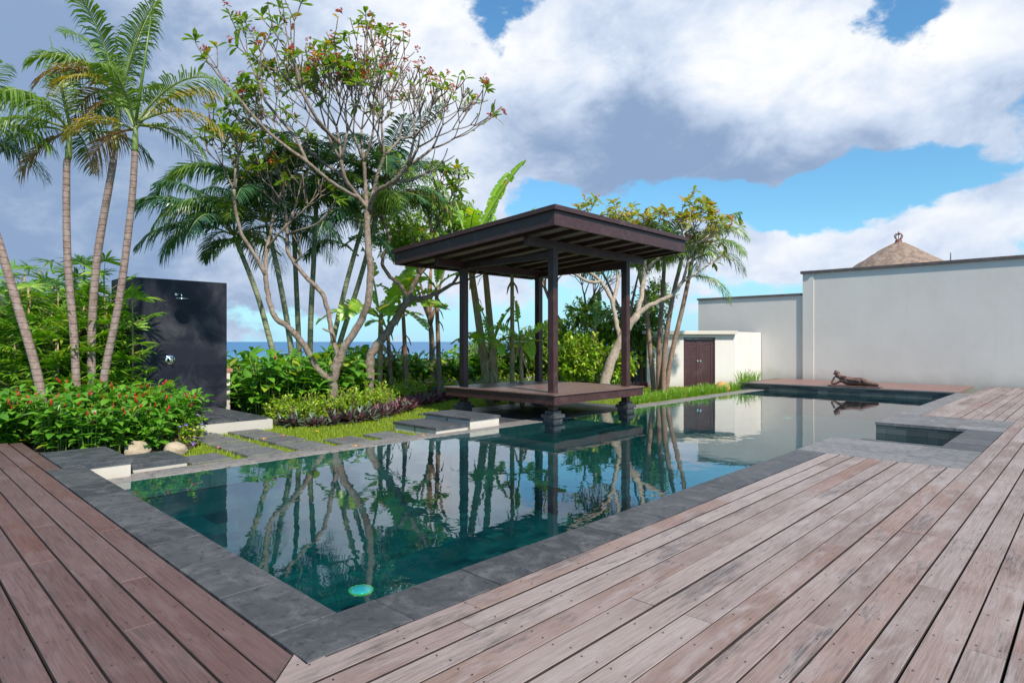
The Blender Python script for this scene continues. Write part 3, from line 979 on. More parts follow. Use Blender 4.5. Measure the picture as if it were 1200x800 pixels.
def make_shed():
    """garden store set at 45 degrees to the pool, its double door facing the camera"""
    o = G(758, 453.5, -0.25); w = 3.16
    t = thing('garden_store', 'small pale garden store with flat roof and dark double doors', 'shed', o, TH - RAD(90))
    H = 1.91
    p = 0.06
    # local x to the right, y away from the camera
    d0, d1 = 1.33, 2.47
    mb = MB()
    mb.box(0, d0, 0, 0.18, 0, H); mb.box(d1, w, 0, 0.18, 0, H); mb.box(d0, d1, 0, 0.18, 1.80, H)
    mb.box(0, 0.18, 0.18, 1.8, 0, H); mb.box(w - 0.18, w, 0.18, 1.3, 0, H)
    mb.build('wall', M['render'], t)
    c = MB(); c.box(-0.2, w + 0.06, -0.18, 2.1, H + 0.003, H + 0.12, 0.01); c.build('roof', M['plinth'], t)
    fr = MB(); fr.box(d0 + 0.003, d0 + 0.05, 0.02, 0.12, 0, 1.797); fr.box(d1 - 0.05, d1 - 0.003, 0.02, 0.12, 0, 1.797); fr.box(d0 + 0.05, d1 - 0.05, 0.02, 0.12, 1.745, 1.797)
    fr.build('door_frame', M['door'], t)
    mid = (d0 + d1) / 2
    for s_ in (0, 1):
        a = d0 + 0.055 if s_ == 0 else mid + 0.004
        b = mid - 0.004 if s_ == 0 else d1 - 0.055
        m_ = MB()
        m_.box(a, a + 0.09, 0.05, 0.10, 0.03, 1.74); m_.box(b - 0.09, b, 0.05, 0.10, 0.03, 1.74)
        m_.box(a + 0.09, b - 0.09, 0.072, 0.085, 0.03, 1.74)
        z = 0.03
        while z < 1.70:
            m_.box(a + 0.0905, b - 0.0905, 0.062, 0.09, z + 0.006, min(1.74, z + 0.112))
            z += 0.115
        d = m_.build('door', M['door'], t)
        hx = mid - 0.05 if s_ == 0 else mid + 0.05
        hb = MB(); hb.box(hx - 0.035, hx + 0.035, 0.015, 0.048, 0.93, 0.96); hb.box(hx - 0.012, hx + 0.012, 0.04, 0.0495, 0.91, 0.98); hb.build('handle', M['chrome'], d)
    # return wall running from the store to the boundary wall
    t2 = thing('return_wall', 'pale rendered wall joining the garden store to the tall boundary wall', 'wall', o, TH - RAD(90))
    mb = MB()
    mb.prism([(w + 0.003, 0.0), (w + 1.66, 1.73), (w + 1.54, 1.85), (w + 0.003, 0.27)], 0, H + 0.09)
    mb.build('wall', M['render'], t2)
make_shed()

def make_shower():
    t = thing('outdoor_shower', 'black stone shower wall with chrome rain head and mixer', 'shower', (3.5, 13.85, 0))
    mb = MB(); mb.box(0.2, 1.92, 0, 0.2, -0.02, 2.68, 0.006); mb.box(0, 0.2, 0, 1.1, -0.02, 2.68, 0.006)
    mb.build('wall', M['shower_stone'], t)
    P = MB()
    P.box(-0.6, 1.72, -2.65, -0.001, -0.25, -0.05)
    P.build('platform', M['plinth'], t)
    rg = random.Random(2)
    F = MB()
    for i in range(4):
        for j in range(4):
            F.box(-0.56 + i * 0.56, -0.56 + i * 0.56 + 0.535, -2.58 + j * 0.64, -2.58 + j * 0.64 + 0.615, -0.048, -0.006, 0.004)
    F.build('floor_slabs', M['slab'], t)
    # pipe arm, rose and mixer on the front face
    hx = 0.90
    h_ = MB(); h_.lathe([(0.035, 0), (0.035, 0.012), (0.01, 0.014)], (0, 0, 0), 14)
    for i in range(len(h_.v)):
        x, y, z = h_.v[i]; h_.v[i] = (hx + x - 0.0, -z - 0.001, 2.37 + y)
    h_.tube([(hx, -0.012, 2.37), (hx, -0.22, 2.375), (hx, -0.31, 2.36), (hx, -0.33, 2.31)], 0.012, 8)
    head = h_.build('shower_arm', M['chrome'], t)
    r = MB(); r.lathe([(0.018, 0.05), (0.03, 0.03), (0.13, 0.018), (0.135, 0.006), (0.13, 0.0)], (hx, -0.33, 2.26), 20); r.build('shower_head', M['chrome'], t)
    v = MB(); v.lathe([(0.10, 0), (0.10, 0.014), (0.085, 0.02), (0.045, 0.022), (0.042, 0.075), (0.03, 0.082)], (0, 0, 0), 20)
    for i in range(len(v.v)):
        x, y, z = v.v[i]; v.v[i] = (0.78 + x, -z - 0.001, 1.02 + y)
    mx = v.build('mixer', M['chrome'], t)
    l = MB(); l.tube([(0.78, -0.07, 1.02), (0.80, -0.10, 0.96)], 0.009, 6); l.build('lever', M['chrome'], mx)
make_shower()

# ---------------------------------------------------------------- gazebo
def make_gazebo():
    PXs, PYs = (9.47, 12.08), (7.93, 10.60)
    t = thing('gazebo', 'dark timber pavilion with tilted flat roof at the pool edge', 'gazebo', (10.77, 9.27, GZ))
    def P(x, y, z): return (x - 10.77, y - 9.27, z - GZ)
    def bx(mb, x0, x1, y0, y1, z0, z1, ch=0.0):
        a = P(x0, y0, z0); b = P(x1, y1, z1); mb.box(a[0], b[0], a[1], b[1], a[2], b[2], ch)
    # roof plane drops towards the garden
    X0, X1, Y0, Y1 = 8.34, 13.06, 6.95, 11.72
    zt0, zt1 = 3.80, 3.50
    zr = lambda y: zt0 + (zt1 - zt0) * (y - Y0) / (Y1 - Y0)
    hp = 0.072
    for x in PXs:
        for y in PYs:
            m_ = MB(); bx(m_, x - hp, x + hp, y - hp, y + hp, 0.02, zr(y) - 0.50, 0.0)
            m_.build('post', M['timber'], t)
            q = MB(); bx(q, x - 0.135, x + 0.135, y - 0.135, y + 0.135, -0.42, -0.115, 0.006); bx(q, x - 0.17, x + 0.17, y - 0.17, y + 0.17, -0.117, -0.05, 0.008); bx(q, x - 0.115, x + 0.115, y - 0.115, y + 0.115, -0.052, 0.018, 0.006)
            q.build('pedestal', M['pedestal'], t)
    # platform: rim boards, planked top laid around the posts
    m_ = MB()
    a0, a1, b0, b1 = 9.17, 12.36, 7.64, 10.88
    bx(m_, a0, a1, b0, b0 + 0.05, 0.165, 0.342); bx(m_, a0, a1, b1 - 0.05, b1, 0.165, 0.342)
    bx(m_, a0, a0 + 0.05, b0 + 0.051, b1 - 0.051, 0.165, 0.342); bx(m_, a1 - 0.05, a1, b0 + 0.051, b1 - 0.051, 0.165, 0.342)
    for i in range(1, 6):
        y = b0 + (b1 - b0) * i / 6
        bx(m_, a0 + 0.051, a1 - 0.051, y - 0.04, y + 0.04, 0.19, 0.342)
    m_.build('platform_frame', M['timber'], t)
    m_ = MB()
    y = b0 - 0.03
    k = 0
    while y < b1 + 0.02:
        cuts = [(a0 - 0.03, a1 + 0.03)]
        for py in PYs:
            if y < py + hp + 0.002 and y + 0.118 > py - hp - 0.002:
                cuts = [(a0 - 0.03, PXs[0] - hp - 0.003), (PXs[0] + hp + 0.003, PXs[1] - hp - 0.003), (PXs[1] + hp + 0.003, a1 + 0.03)]
        for u, v in cuts: bx(m_, u, v, y, min(y + 0.1165, b1 + 0.03), 0.344, 0.372, 0.003)
        y += 0.1185
    m_.build('platform_top', M['timber_top'], t)
    # beams across the post heads, running the long way of the pool
    for y in PYs:
        m_ = MB(); bx(m_, X0 + 0.32, X1 - 0.30, y - 0.05, y + 0.05, zr(y) - 0.50 + 0.002, zr(y) - 0.325)
        m_.build('beam', M['timber'], t)
    for x in PXs:
        m_ = MB()
        bx(m_, x - 0.045, x + 0.045, PYs[0] + 0.052, PYs[1] - 0.052, zr(PYs[1]) - 0.50 + 0.002, zr(PYs[1]) - 0.37)
        m_.build('tie_beam', M['timber'], t)
    def sloped(mb, x0, x1, y0, y1, lo, hi):
        vs = []
        for y in (y0, y1):
            for dz in (lo, hi):
                for x in (x0, x1):
                    vs.append(P(x, y, zr(y) + dz))
        mb.add(vs, [[0, 2, 3, 1], [4, 5, 7, 6], [0, 1, 5, 4], [2, 6, 7, 3], [0, 4, 6, 2], [1, 3, 7, 5]])
    nr = 8
    for i in range(nr):
        x = X0 + 0.30 + (X1 - X0 - 0.60) * i / (nr - 1)
        m_ = MB(); sloped(m_, x - 0.03, x + 0.03, Y0 + 0.052, Y1 - 0.052, -0.335, -0.253)
        m_.build('rafter', M['timber'], t)
    m_ = MB(); sloped(m_, X0 + 0.05, X1 - 0.05, Y0 + 0.052, Y1 - 0.052, -0.25, -0.225); m_.build('soffit', M['soffit'], t)
    m_ = MB()
    sloped(m_, X0, X1, Y0, Y0 + 0.05, -0.345, -0.085); sloped(m_, X0, X1, Y1 - 0.05, Y1, -0.345, -0.085)
    sloped(m_, X0, X0 + 0.05, Y0 + 0.0505, Y1 - 0.0505, -0.345, -0.085); sloped(m_, X1 - 0.05, X1, Y0 + 0.0505, Y1 - 0.0505, -0.345, -0.085)
    m_.build('fascia', M['timber'], t)
    m_ = MB(); sloped(m_, X0 - 0.06, X1 + 0.06, Y0 - 0.06, Y1 + 0.06, -0.083, 0.0); m_.build('roof', M['timber'], t)
make_gazebo()

# ---------------------------------------------------------------- steps
def step(name_label, x0, x1, y0, y1, z, split):
    t = thing('stone_step', name_label, 'step', (x0, y0, GZ), 0, 'stone capped garden steps')
    h_ = z - GZ
    parts = []
    if split == 'Y':
        ym = (y1 - y0) * 0.5
        parts = [(0, x1 - x0, 0, ym), (0, x1 - x0, ym, y1 - y0)]
    else:
        xm = (x1 - x0) * 0.5
        parts = [(0, xm, 0, y1 - y0), (xm, x1 - x0, 0, y1 - y0)]
    for a, b, c, d in parts:
        p = MB(); p.box(a + 0.025, b - 0.025, c + 0.025, d - 0.025, -0.05, h_ - 0.048, 0.004); p.build('plinth', M['plinth'], t)
        q = MB(); q.box(a + 0.003, b - 0.003, c + 0.003, d - 0.003, h_ - 0.046, h_, 0.005); q.build('slab', M['slab'], t)
step('higher stone step level with the deck at the left end of the pool', 1.47, 2.17, 8.295, 9.55, 0.012, 'Y')
step('lower stone step beside two tan boulders near the red flowers', 2.19, 2.86, 8.5, 9.3, -0.10, 'Y')
step('lower pale sided step on the lawn before the gazebo', 6.72, 7.50, 8.24, 9.5, -0.085, 'Y')
step('taller pale sided step against the gazebo paving', 7.51, 8.30, 8.24, 9.6, 0.005, 'Y')

# ---------------------------------------------------------------- thatched hut behind the wall
def make_hut():
    c = S(1053, 285, 40); zr = c.z
    t = thing('thatched_hut', 'round thatched roof with crown finial rising behind the tall wall', 'hut', (c.x, c.y, 0))
    b = MB(); b.lathe([(3.0, -0.3), (3.0, zr - 3.2)], n=24); b.build('wall', M['render'], t)
    r = MB()
    rg = random.Random(4)
    n = 64
    prof = [(0.30, 0), (0.55, -0.14), (0.85, -0.32), (1.15, -0.50), (1.5, -0.72), (1.85, -0.95), (2.2, -1.18), (2.55, -1.43), (2.95, -1.75), (3.4, -2.2), (4.0, -3.0), (3.9, -3.3), (3.0, -3.3)]
    o = 0
    for i, (rr, z) in enumerate(prof):
        for k in range(n):
            a = 2 * math.pi * k / n
            w = 1 + (0.10 * noise.noise(Vector((math.cos(a) * 3, math.sin(a) * 3, z * 1.6))) + rg.uniform(-0.025, 0.025)) * (1 if i else 0)
            r.v.append((rr * w * math.cos(a), rr * w * math.sin(a), zr + z + rg.uniform(-0.045, 0.045)))
    r.smooth = True
    for i in range(len(prof) - 1):
        for k in range(n):
            a = i * n + k; b_ = i * n + (k + 1) % n
            r.face([a, a + n, b_ + n, b_])
    r.face(list(range(n)))
    roof = r.build('roof', M['thatch'], t)
    f = MB(); f.lathe([(0.34, -0.12), (0.31, 0.06), (0.24, 0.12), (0.27, 0.2), (0.22, 0.27), (0.09, 0.31), (0.035, 0.36), (0.03, 0.80), (0.05, 0.86), (0.015, 1.0)], (0, 0, zr), 14)
    for k in range(4):
        a = 2 * math.pi * k / 4 + 0.8
        ca, sa = math.cos(a), math.sin(a)
        f.tube([(r_ * ca, r_ * sa, zr + z_) for r_, z_ in ((0.10, 0.27), (0.30, 0.42), (0.36, 0.60), (0.27, 0.76), (0.10, 0.80), (0.06, 0.70))], 0.04, 6)
    fo = f.build('finial', M['finial'], roof, loc=(0, 0, zr * 0.22)); fo.scale = (0.78, 0.78, 0.78)
    p = S(1114, 305, 36)
    tag(MB_pole(p).build('rooftop_mast', M['cap'], loc=(p.x, p.y, 0)), 'thin dark mast just showing above the wall right of the thatched roof', 'mast')
def MB_pole(p):
    m_ = MB(); m_.tube([(0, 0, -0.3), (0, 0, p.z - 0.6), (0, 0, p.z + 0.45)], [0.06, 0.05, 0.025], 8)
    m_.tube([(-0.08, 0, p.z - 0.2), (0.08, 0, p.z - 0.2)], 0.015, 6)
    return m_
make_hut()
# ================================================================ STATUE, STONES, SMALL THINGS
def skin_figure(name, pts, edges, radii, material, parent, level=2):
    me = bpy.data.meshes.new(name)
    me.from_pydata(pts, edges, [])
    ob = bpy.data.objects.new(name, me)
    COL.objects.link(ob)
    ob.modifiers.new("skin", 'SKIN').use_smooth_shade = True
    sk = me.skin_vertices[0].data if me.skin_vertices else None
    if sk is None:
        bm = bmesh.new(); bm.from_mesh(me); bm.verts.layers.skin.verify(); bm.to_mesh(me); bm.free()
        sk = me.skin_vertices[0].data
    for i, r in enumerate(radii):
        sk[i].radius = r if isinstance(r, tuple) else (r, r)
        sk[i].use_root = (i == 0)
    sd = ob.modifiers.new("sub", 'SUBSURF'); sd.levels = level; sd.render_levels = level
    bpy.context.view_layer.update()
    dg = bpy.context.evaluated_depsgraph_get()
    nm = bpy.data.meshes.new_from_object(ob.evaluated_get(dg))
    ob.modifiers.clear()
    ob.data = nm
    nm.materials.clear(); nm.materials.append(material)
    nm.polygons.foreach_set('use_smooth', [True] * len(nm.polygons))
    if parent: ob.parent = parent
    return ob

def make_statue():
    # lies along the platform edge, head to the left (towards +Y), facing the pool
    o = Vector((20.98, 6.10, 0.004))
    t = thing('reclining_statue', 'brown statue of a person lying on one side, head propped on hand', 'statue', o, RAD(-90))
    t.scale = (0.86, 0.86, 0.86)
    # local: x runs from head to feet, -y faces the pool
    pl = MB(); pl.box(-0.12, 1.56, -0.20, 0.22, 0, 0.045, 0.01); pl.build('base', M['statue'], t)
    P = [(0.80, 0.02, 0.205), (0.63, 0.02, 0.185), (0.46, 0.0, 0.215), (0.335, -0.01, 0.265), (0.245, -0.02, 0.33), (0.185, -0.03, 0.385), (0.135, -0.03, 0.455),
         (0.96, 0.0, 0.20), (1.16, -0.02, 0.165), (1.34, 0.0, 0.125), (1.44, 0.0, 0.105), (1.50, -0.05, 0.10),
         (0.95, 0.06, 0.11), (1.15, 0.05, 0.095), (1.34, 0.03, 0.085), (1.47, 0.0, 0.075),
         (0.30, -0.07, 0.20), (0.10, -0.09, 0.085), (-0.02, -0.08, 0.10), (0.035, -0.06, 0.24), (0.09, -0.05, 0.35),
         (0.42, -0.10, 0.30), (0.57, -0.13, 0.255), (0.73, -0.12, 0.25), (0.85, -0.12, 0.235), (0.93, -0.12, 0.21)]
    E_ = [(0, 1), (1, 2), (2, 3), (3, 4), (4, 5), (5, 6), (0, 7), (7, 8), (8, 9), (9, 10), (10, 11), (0, 12), (12, 13), (13, 14), (14, 15),
          (3, 16), (16, 17), (17, 18), (18, 19), (19, 20), (3, 21), (21, 22), (22, 23), (23, 24), (24, 25)]
    R_ = [0.185, 0.155, 0.180, 0.145, 0.075, 0.118, 0.10, 0.155, 0.098, 0.070, 0.055, 0.04, 0.105, 0.09, 0.065, 0.046,
          0.05, 0.042, 0.04, 0.034, 0.03, 0.05, 0.042, 0.036, 0.028, 0.018]
    P = [(x, y, z) for x, y, z in P]
    skin_figure('body', P, E_, R_, M['statue'], t)
    h = MB(); h.lathe([(0.03, -0.03), (0.112, -0.01), (0.115, 0.03), (0.06, 0.075), (0.04, 0.085), (0.045, 0.105), (0.02, 0.125)], (0, 0, 0), 14)
    rot = Matrix.Rotation(RAD(-22), 3, 'Y')
    for i, q in enumerate(h.v):
        w = rot @ Vector(q); h.v[i] = (0.142 + w.x, -0.02 + w.y, 0.462 + w.z)
    h.build('hair', M['statue'], t)
make_statue()

def boulder(name, label, p, rx, ry, rz, m, seed):
    mb = MB(); mb.smooth = True
    n, k = 20, 12
    for i in range(k + 1):
        th_ = math.pi * i / k
        for j in range(n):
            a = 2 * math.pi * j / n
            d = Vector((math.sin(th_) * math.cos(a), math.sin(th_) * math.sin(a), math.cos(th_)))
            f = 1 + 0.22 * noise.noise(d * 1.6 + Vector((seed, 0, 0))) + 0.06 * noise.noise(d * 5 + Vector((seed, 3, 0)))
            mb.v.append((d.x * rx * f, d.y * ry * f, d.z * rz * f))
    for i in range(k):
        for j in range(n):
            a = i * n + j; b = i * n + (j + 1) % n
            mb.face([a, a + n, b + n, b])
    ob = mb.build(name, m, loc=(p.x, p.y, p.z))
    ob.rotation_euler.z = seed
    return tag(ob, label, 'boulder')
boulder('boulder', 'flat tan boulder between the two stone steps at the flower bed edge', G(162, 531, -0.20) + Vector((0.02, 0.12, 0.03)), 0.24, 0.17, 0.13, M['boulder'], 1.3)
boulder('boulder', 'rounded tan boulder behind the lower step near the lawn corner', G(207, 531, -0.20) + Vector((0.02, 0.10, 0.03)), 0.17, 0.13, 0.12, M['boulder'], 2.7)
boulder('boulder', 'orange boulder in the tall grass before the garden store', G(846, 458, -0.22) + Vector((0, 0, 0.10)), 0.26, 0.22, 0.20, M['boulder_orange'], 4.4)

def make_shrine():
    p = G(742, 452, -0.22)
    t = thing('shrine_post', 'short stone post wrapped in black and white checked cloth among shrubs', 'shrine', p)
    mb = MB(); mb.box(-0.16, 0.16, -0.16, 0.16, 0, 0.75, 0.01); mb.box(-0.20, 0.20, -0.20, 0.20, 0.753, 0.82, 0.01); mb.build('pedestal', M['pedestal'], t)
    mb = MB(); mb.box(-0.08, 0.08, -0.08, 0.08, 1.503, 1.62, 0.01); mb.build('cap_stone', M['pedestal'], t)
    c = MB(); c.lathe([(0.15, 0.822), (0.155, 1.0), (0.12, 1.25), (0.13, 1.45), (0.10, 1.50)], n=14); c.build('cloth', M['check'], t)
make_shrine()

def pool_light(px, py, z, label):
    p = G(px, py, z)
    t = thing('pool_light', label, 'pool light', p, 0, 'round lights under the water')
    r = MB(); r.lathe([(0.122, 0), (0.122, 0.022), (0.115, 0.028), (0.104, 0.022)], n=24); r.build('rim', M['lens_rim'], t)
    l = MB(); l.lathe([(0.102, 0.0), (0.102, 0.024), (0.08, 0.034), (0.03, 0.038)], n=24); l.build('lens', M['lens'], t)
pool_light(423, 693, -1.05, 'pale round light under water in the nearest pool corner')
pool_light(922, 490, -0.915, 'underwater light near the middle of the far pool half')
pool_light(958, 479, -0.915, 'underwater light closest to the reclining statue')
pool_light(803, 505, -0.915, 'underwater light in front of the garden store reflection')

PETALS = [(331, 510, 'pinkflower', 'pink fallen blossom on the path slab near the main tree'), (309, 514, 'orange', 'orange fallen blossom beside the pink one on the path'),
          (417, 522, 'orange', 'orange fallen blossom close to the pool edge'), (256, 524, 'pinkflower', 'pink fallen blossom on the path near the lower step'),
          (371, 505, 'orange', 'small orange fallen blossom where lawn meets purple border'), (402, 514, 'frond_dead', 'dry curled fallen leaf on a path slab'),
          (495, 510, 'orange', 'orange fallen blossom at the foot of the pale step')]
def make_petals():
    rg = random.Random(9)
    for px, py, m_, lab in PETALS:
        p = G(px, py, GZ + 0.028)
        mb = MB()
        for k in range(5):
            a = 2 * math.pi * k / 5 + rg.random()
            d = Vector((math.cos(a), math.sin(a), 0.45)).normalized()
            mb.leaf((0, 0, 0.004), d, across(d), 0.05, 0.036, 0.5, 0.3, 3, 0.62)
        tag(mb.build('fallen_blossom' if m_ != 'frond_dead' else 'fallen_leaf', M[m_], loc=p), lab, 'blossom' if m_ != 'frond_dead' else 'leaf')
make_petals()

# ================================================================ PLANTS
def curve(p0, pts, n=5):
    """smooth path through points"""
    P = [Vector(p0)] + [Vector(q) for q in pts]
    out = []
    for i in range(len(P) - 1):
        a = P[max(0, i - 1)]; b = P[i]; c = P[i + 1]; d = P[min(len(P) - 1, i + 2)]
        for k in range(n):
            t = k / n
            out.append(0.5 * ((2 * b) + (c - a) * t + (2 * a - 5 * b + 4 * c - d) * t * t + (3 * b - a - 3 * c + d) * t ** 3))
    out.append(P[-1])
    return out

def frond(mb, o, d, L, droop, rg, n=38, leaf_len=0.55, leaf_w=0.02, vee=0.5, leaf_droop=0.5, base=0.16, ragged=0.0):
    """feather palm leaf: arching rib with paired leaflets"""
    o = Vector(o); d = Vector(d).normalized()
    rib = []
    p = o.copy(); v = d.copy()
    st = 22
    for i in range(st + 1):
        rib.append(p.copy())
        q = i / st
        v = (v + Vector((0, 0, -1)) * droop * (0.35 + 1.3 * q) / st).normalized()
        p = p + v * (L / st)
    mb.cur = 1
    mb.tube(rib, [0.022 * (1 - i / st) ** 0.8 + 0.003 for i in range(st + 1)], 5, cap=False)
    mb.cur = 0
    for k in range(n):
        q = base + (1 - base) * (k + 0.5) / n
        f = q * st; i = min(int(f), st - 1); c = rib[i].lerp(rib[i + 1], f - i)
        t = (rib[i + 1] - rib[i]).normalized()
        s_ = t.cross(UP)
        s_ = s_.normalized() if s_.length > 0.1 else across(d)
        nu = s_.cross(t).normalized()
        ll = leaf_len * (math.sin(math.pi * min(1, max(0, (q - base * 0.6) / (1 - base * 0.6))) ** 0.75) ** 0.6 * 0.85 + 0.15)
        for sg in (-1, 1):
            if ragged and rg.random() < ragged: continue
            ang = 0.62 + 0.5 * q + rg.uniform(-0.08, 0.08)
            dd = (s_ * sg * math.cos(ang * 0.75) + t * math.sin(ang * 0.75) + nu * (vee * (1 - 0.6 * q) + rg.uniform(-0.12, 0.12))).normalized()
            l2 = ll * rg.uniform(0.85, 1.1)
            dr = leaf_droop * rg.uniform(0.6, 1.5)
            pts = [c, c + dd * l2 * 0.36 + Vector((0, 0, -1)) * dr * l2 * 0.10, c + dd * l2 * 0.70 + Vector((0, 0, -1)) * dr * l2 * 0.42, c + dd * l2 * 0.92 + Vector((0, 0, -1)) * dr * l2 * 0.95]
            w = leaf_w
            mb.blade(pts, [w * 0.6, w, w * 0.75, w * 0.08], (t + nu * 0.25 * sg).normalized())

def make_palm(name, label, base, pts, r0, r1, shaft, fronds, seed, bark='bark_palm', spear=None, group=None, cat='palm'):
    """pts: trunk way points up to the crownshaft foot; shaft: top of crownshaft; fronds: (direction, length, droop, material, ragged)"""
    rg = random.Random(seed)
    t = thing(name, label, cat, base, 0, group)
    o = Vector(base)
    tr = curve(o, pts, 7)
    n = len(tr)
    mb = MB()
    mb.tube([p - o for p in tr], [(r0 * 1.35 if i == 0 else r0 + (r1 - r0) * (i / (n - 1))) * (1 + 0.02 * math.sin(i * 2.1)) for i in range(n)], 12)
    mb.build('trunk', M[bark], t)
    a = tr[-1]; b = Vector(shaft)
    mb = MB()
    mb.tube([a - o, a.lerp(b, 0.12) - o, a.lerp(b, 0.4) - o, a.lerp(b, 0.8) - o, b - o], [r1 * 1.0, r1 * 1.12, r1 * 1.05, r1 * 0.72, r1 * 0.45], 10)
    mb.build('crownshaft', M['crownshaft'], t)
    for d, L, dr, m_, rag in fronds:
        f = MB()
        frond(f, b - o + Vector(d) * 0.04 - (b - a).normalized() * rg.uniform(0.0, 0.12), d, L, dr, rg, n=int(24 + L * 16), leaf_len=0.30 * L ** 0.8 + 0.06, leaf_w=0.0145, vee=rg.uniform(0.2, 0.5), leaf_droop=rg.uniform(0.4, 1.1), ragged=rag)
        f.build('frond', [M[m_], M['crownshaft'] if m_ != 'frond_dead' else M['frond_dead']], t)
    if spear:
        sp = MB(); q = Vector(spear)
        sp.tube([b - o, b.lerp(q, 0.5) - o, q - o], [0.025, 0.02, 0.004], 6)
        sp.build('spear_leaf', M['frond'], t)
    return t
def D(r, u, v=0.0):
    """direction from right, up and away components"""
    return (RIGHT * r + UP * u + VIEW * v).normalized()

def left_palms():
    d = 10.6
    Z = GZ - 0.02
    def at(px, py, dd=d): return S(px, py, dd)
    b = S(92, 480, d); b.z = Z
    make_palm('palm', 'slender palm standing leftmost of the three upright ringed trunks', b, [at(87, 400), at(79, 300), at(78, 200), at(80, 187)], 0.068, 0.048, at(82, 148),
              [(D(-0.75, 0.62, -0.2), 1.75, 1.3, 'frond', 0.05), (D(-0.85, 0.35, 0.25), 1.65, 1.35, 'frond_dark', 0.05), (D(-0.5, 0.2, -0.6), 1.4, 1.6, 'frond', 0.1),
               (D(0.45, 0.75, 0.4), 1.7, 1.1, 'frond', 0.05), (D(-0.25, 0.95, 0.2), 1.7, 0.8, 'frond', 0.05), (D(0.65, 0.3, 0.5), 1.3, 1.5, 'frond_dark', 0.1),
               (D(-0.3, 0.15, 0.8), 1.5, 1.3, 'frond_dark', 0.1), (D(-0.5, -0.35, -0.2), 1.1, 1.2, 'frond_dead', 0.35), (D(-0.05, 0.6, -0.8), 1.4, 1.5, 'frond', 0.1)], 1, spear=at(58, 42),
              group='tall palms in the left flower bed')
    b = S(112, 482, d + 0.25); b.z = Z
    make_palm('palm', 'slender palm in the middle of the left trio, with hanging dead fronds', b, [at(107, 420, d + .25), at(113, 310, d + .25), at(131, 200, d + .25), at(134, 177, d + .25)], 0.072, 0.053, at(141, 112, d + .25),
              [(D(-0.35, 0.85, 0.1), 2.0, 1.5, 'frond', 0.05), (D(0.12, 0.97, 0.2), 2.1, 0.7, 'frond', 0.05), (D(-0.1, 0.95, -0.3), 1.9, 1.2, 'frond', 0.05), (D(0.35, 0.9, -0.2), 1.8, 1.0, 'frond', 0.1),
               (D(-0.62, 0.7, 0.1), 1.6, 1.7, 'frond_dark', 0.1), (D(-0.45, 0.55, -0.5), 1.4, 2.4, 'frond_dead', 0.15), (D(-0.5, 0.3, 0.1), 1.2, 2.6, 'frond_dead', 0.2),
               (D(-0.3, 0.4, -0.7), 1.3, 2.4, 'frond_yellow', 0.2), (D(-0.4, 0.5, 0.6), 1.5, 1.9, 'frond_dark', 0.1), (D(-0.55, 0.1, 0.3), 1.2, 1.9, 'frond', 0.2), (D(0.3, 0.6, 0.6), 1.5, 1.4, 'frond', 0.05),
               (D(-0.2, -0.2, -0.3), 1.0, 1.6, 'frond_dead', 0.3), (D(-0.5, 0.75, -0.35), 1.5, 2.0, 'frond', 0.1)], 2, group='tall palms in the left flower bed')
    b = S(122, 486, d - 0.2); b.z = Z
    make_palm('palm', 'slender palm leaning right of the left trio, yellowing frond to its right', b, [at(121, 450, d - .2), at(140, 350, d - .2), at(154, 240, d - .2), at(158, 178, d - .2)], 0.068, 0.048, at(159, 144, d - .2),
              [(D(0.62, 0.78, -0.1), 2.15, 2.1, 'frond', 0.03), (D(0.8, 0.4, 0.0), 1.6, 1.6, 'frond_yellow', 0.08), (D(0.72, 0.1, 0.2), 1.2, 1.5, 'frond', 0.1), (D(0.3, 0.85, 0.4), 1.8, 1.5, 'frond_yellow', 0.1),
               (D(-0.45, 0.75, 0.3), 1.5, 1.3, 'frond', 0.1), (D(-0.6, 0.25, -0.3), 1.1, 1.8, 'frond_yellow', 0.2), (D(0.1, 0.8, -0.6), 1.4, 1.6, 'frond', 0.05), (D(-0.7, 0.05, 0.2), 1.2, 1.7, 'frond_dead', 0.3),
               (D(0.35, 0.2, 0.7), 1.4, 1.6, 'frond_dark', 0.1)], 3, spear=at(180, 0, d - .2), group='tall palms in the left flower bed')
    b = S(56, 492, 10.2); b.z = Z
    make_palm('palm', 'palm trunk leaning out of the picture at the left edge', b, [at(44, 440, 10.2), at(18, 350, 10.2), at(-6, 270, 10.2), at(-34, 195, 10.2)], 0.074, 0.055, at(-46, 158, 10.2),
              [(D(0.8, 0.45, 0.1), 1.5, 1.7, 'frond', 0.05), (D(0.4, 0.8, -0.2), 1.7, 1.4, 'frond', 0.05), (D(-0.7, 0.5, 0.2), 1.7, 1.4, 'frond', 0.05), (D(0.5, 0.1, 0.6), 1.3, 1.5, 'frond_dark', 0.1), (D(-0.4, 0.3, -0.7), 1.5, 1.5, 'frond', 0.1), (D(0, 0.9, 0.4), 1.6, 1, 'frond', 0.1)],
              4, group='tall palms in the left flower bed')
left_palms()

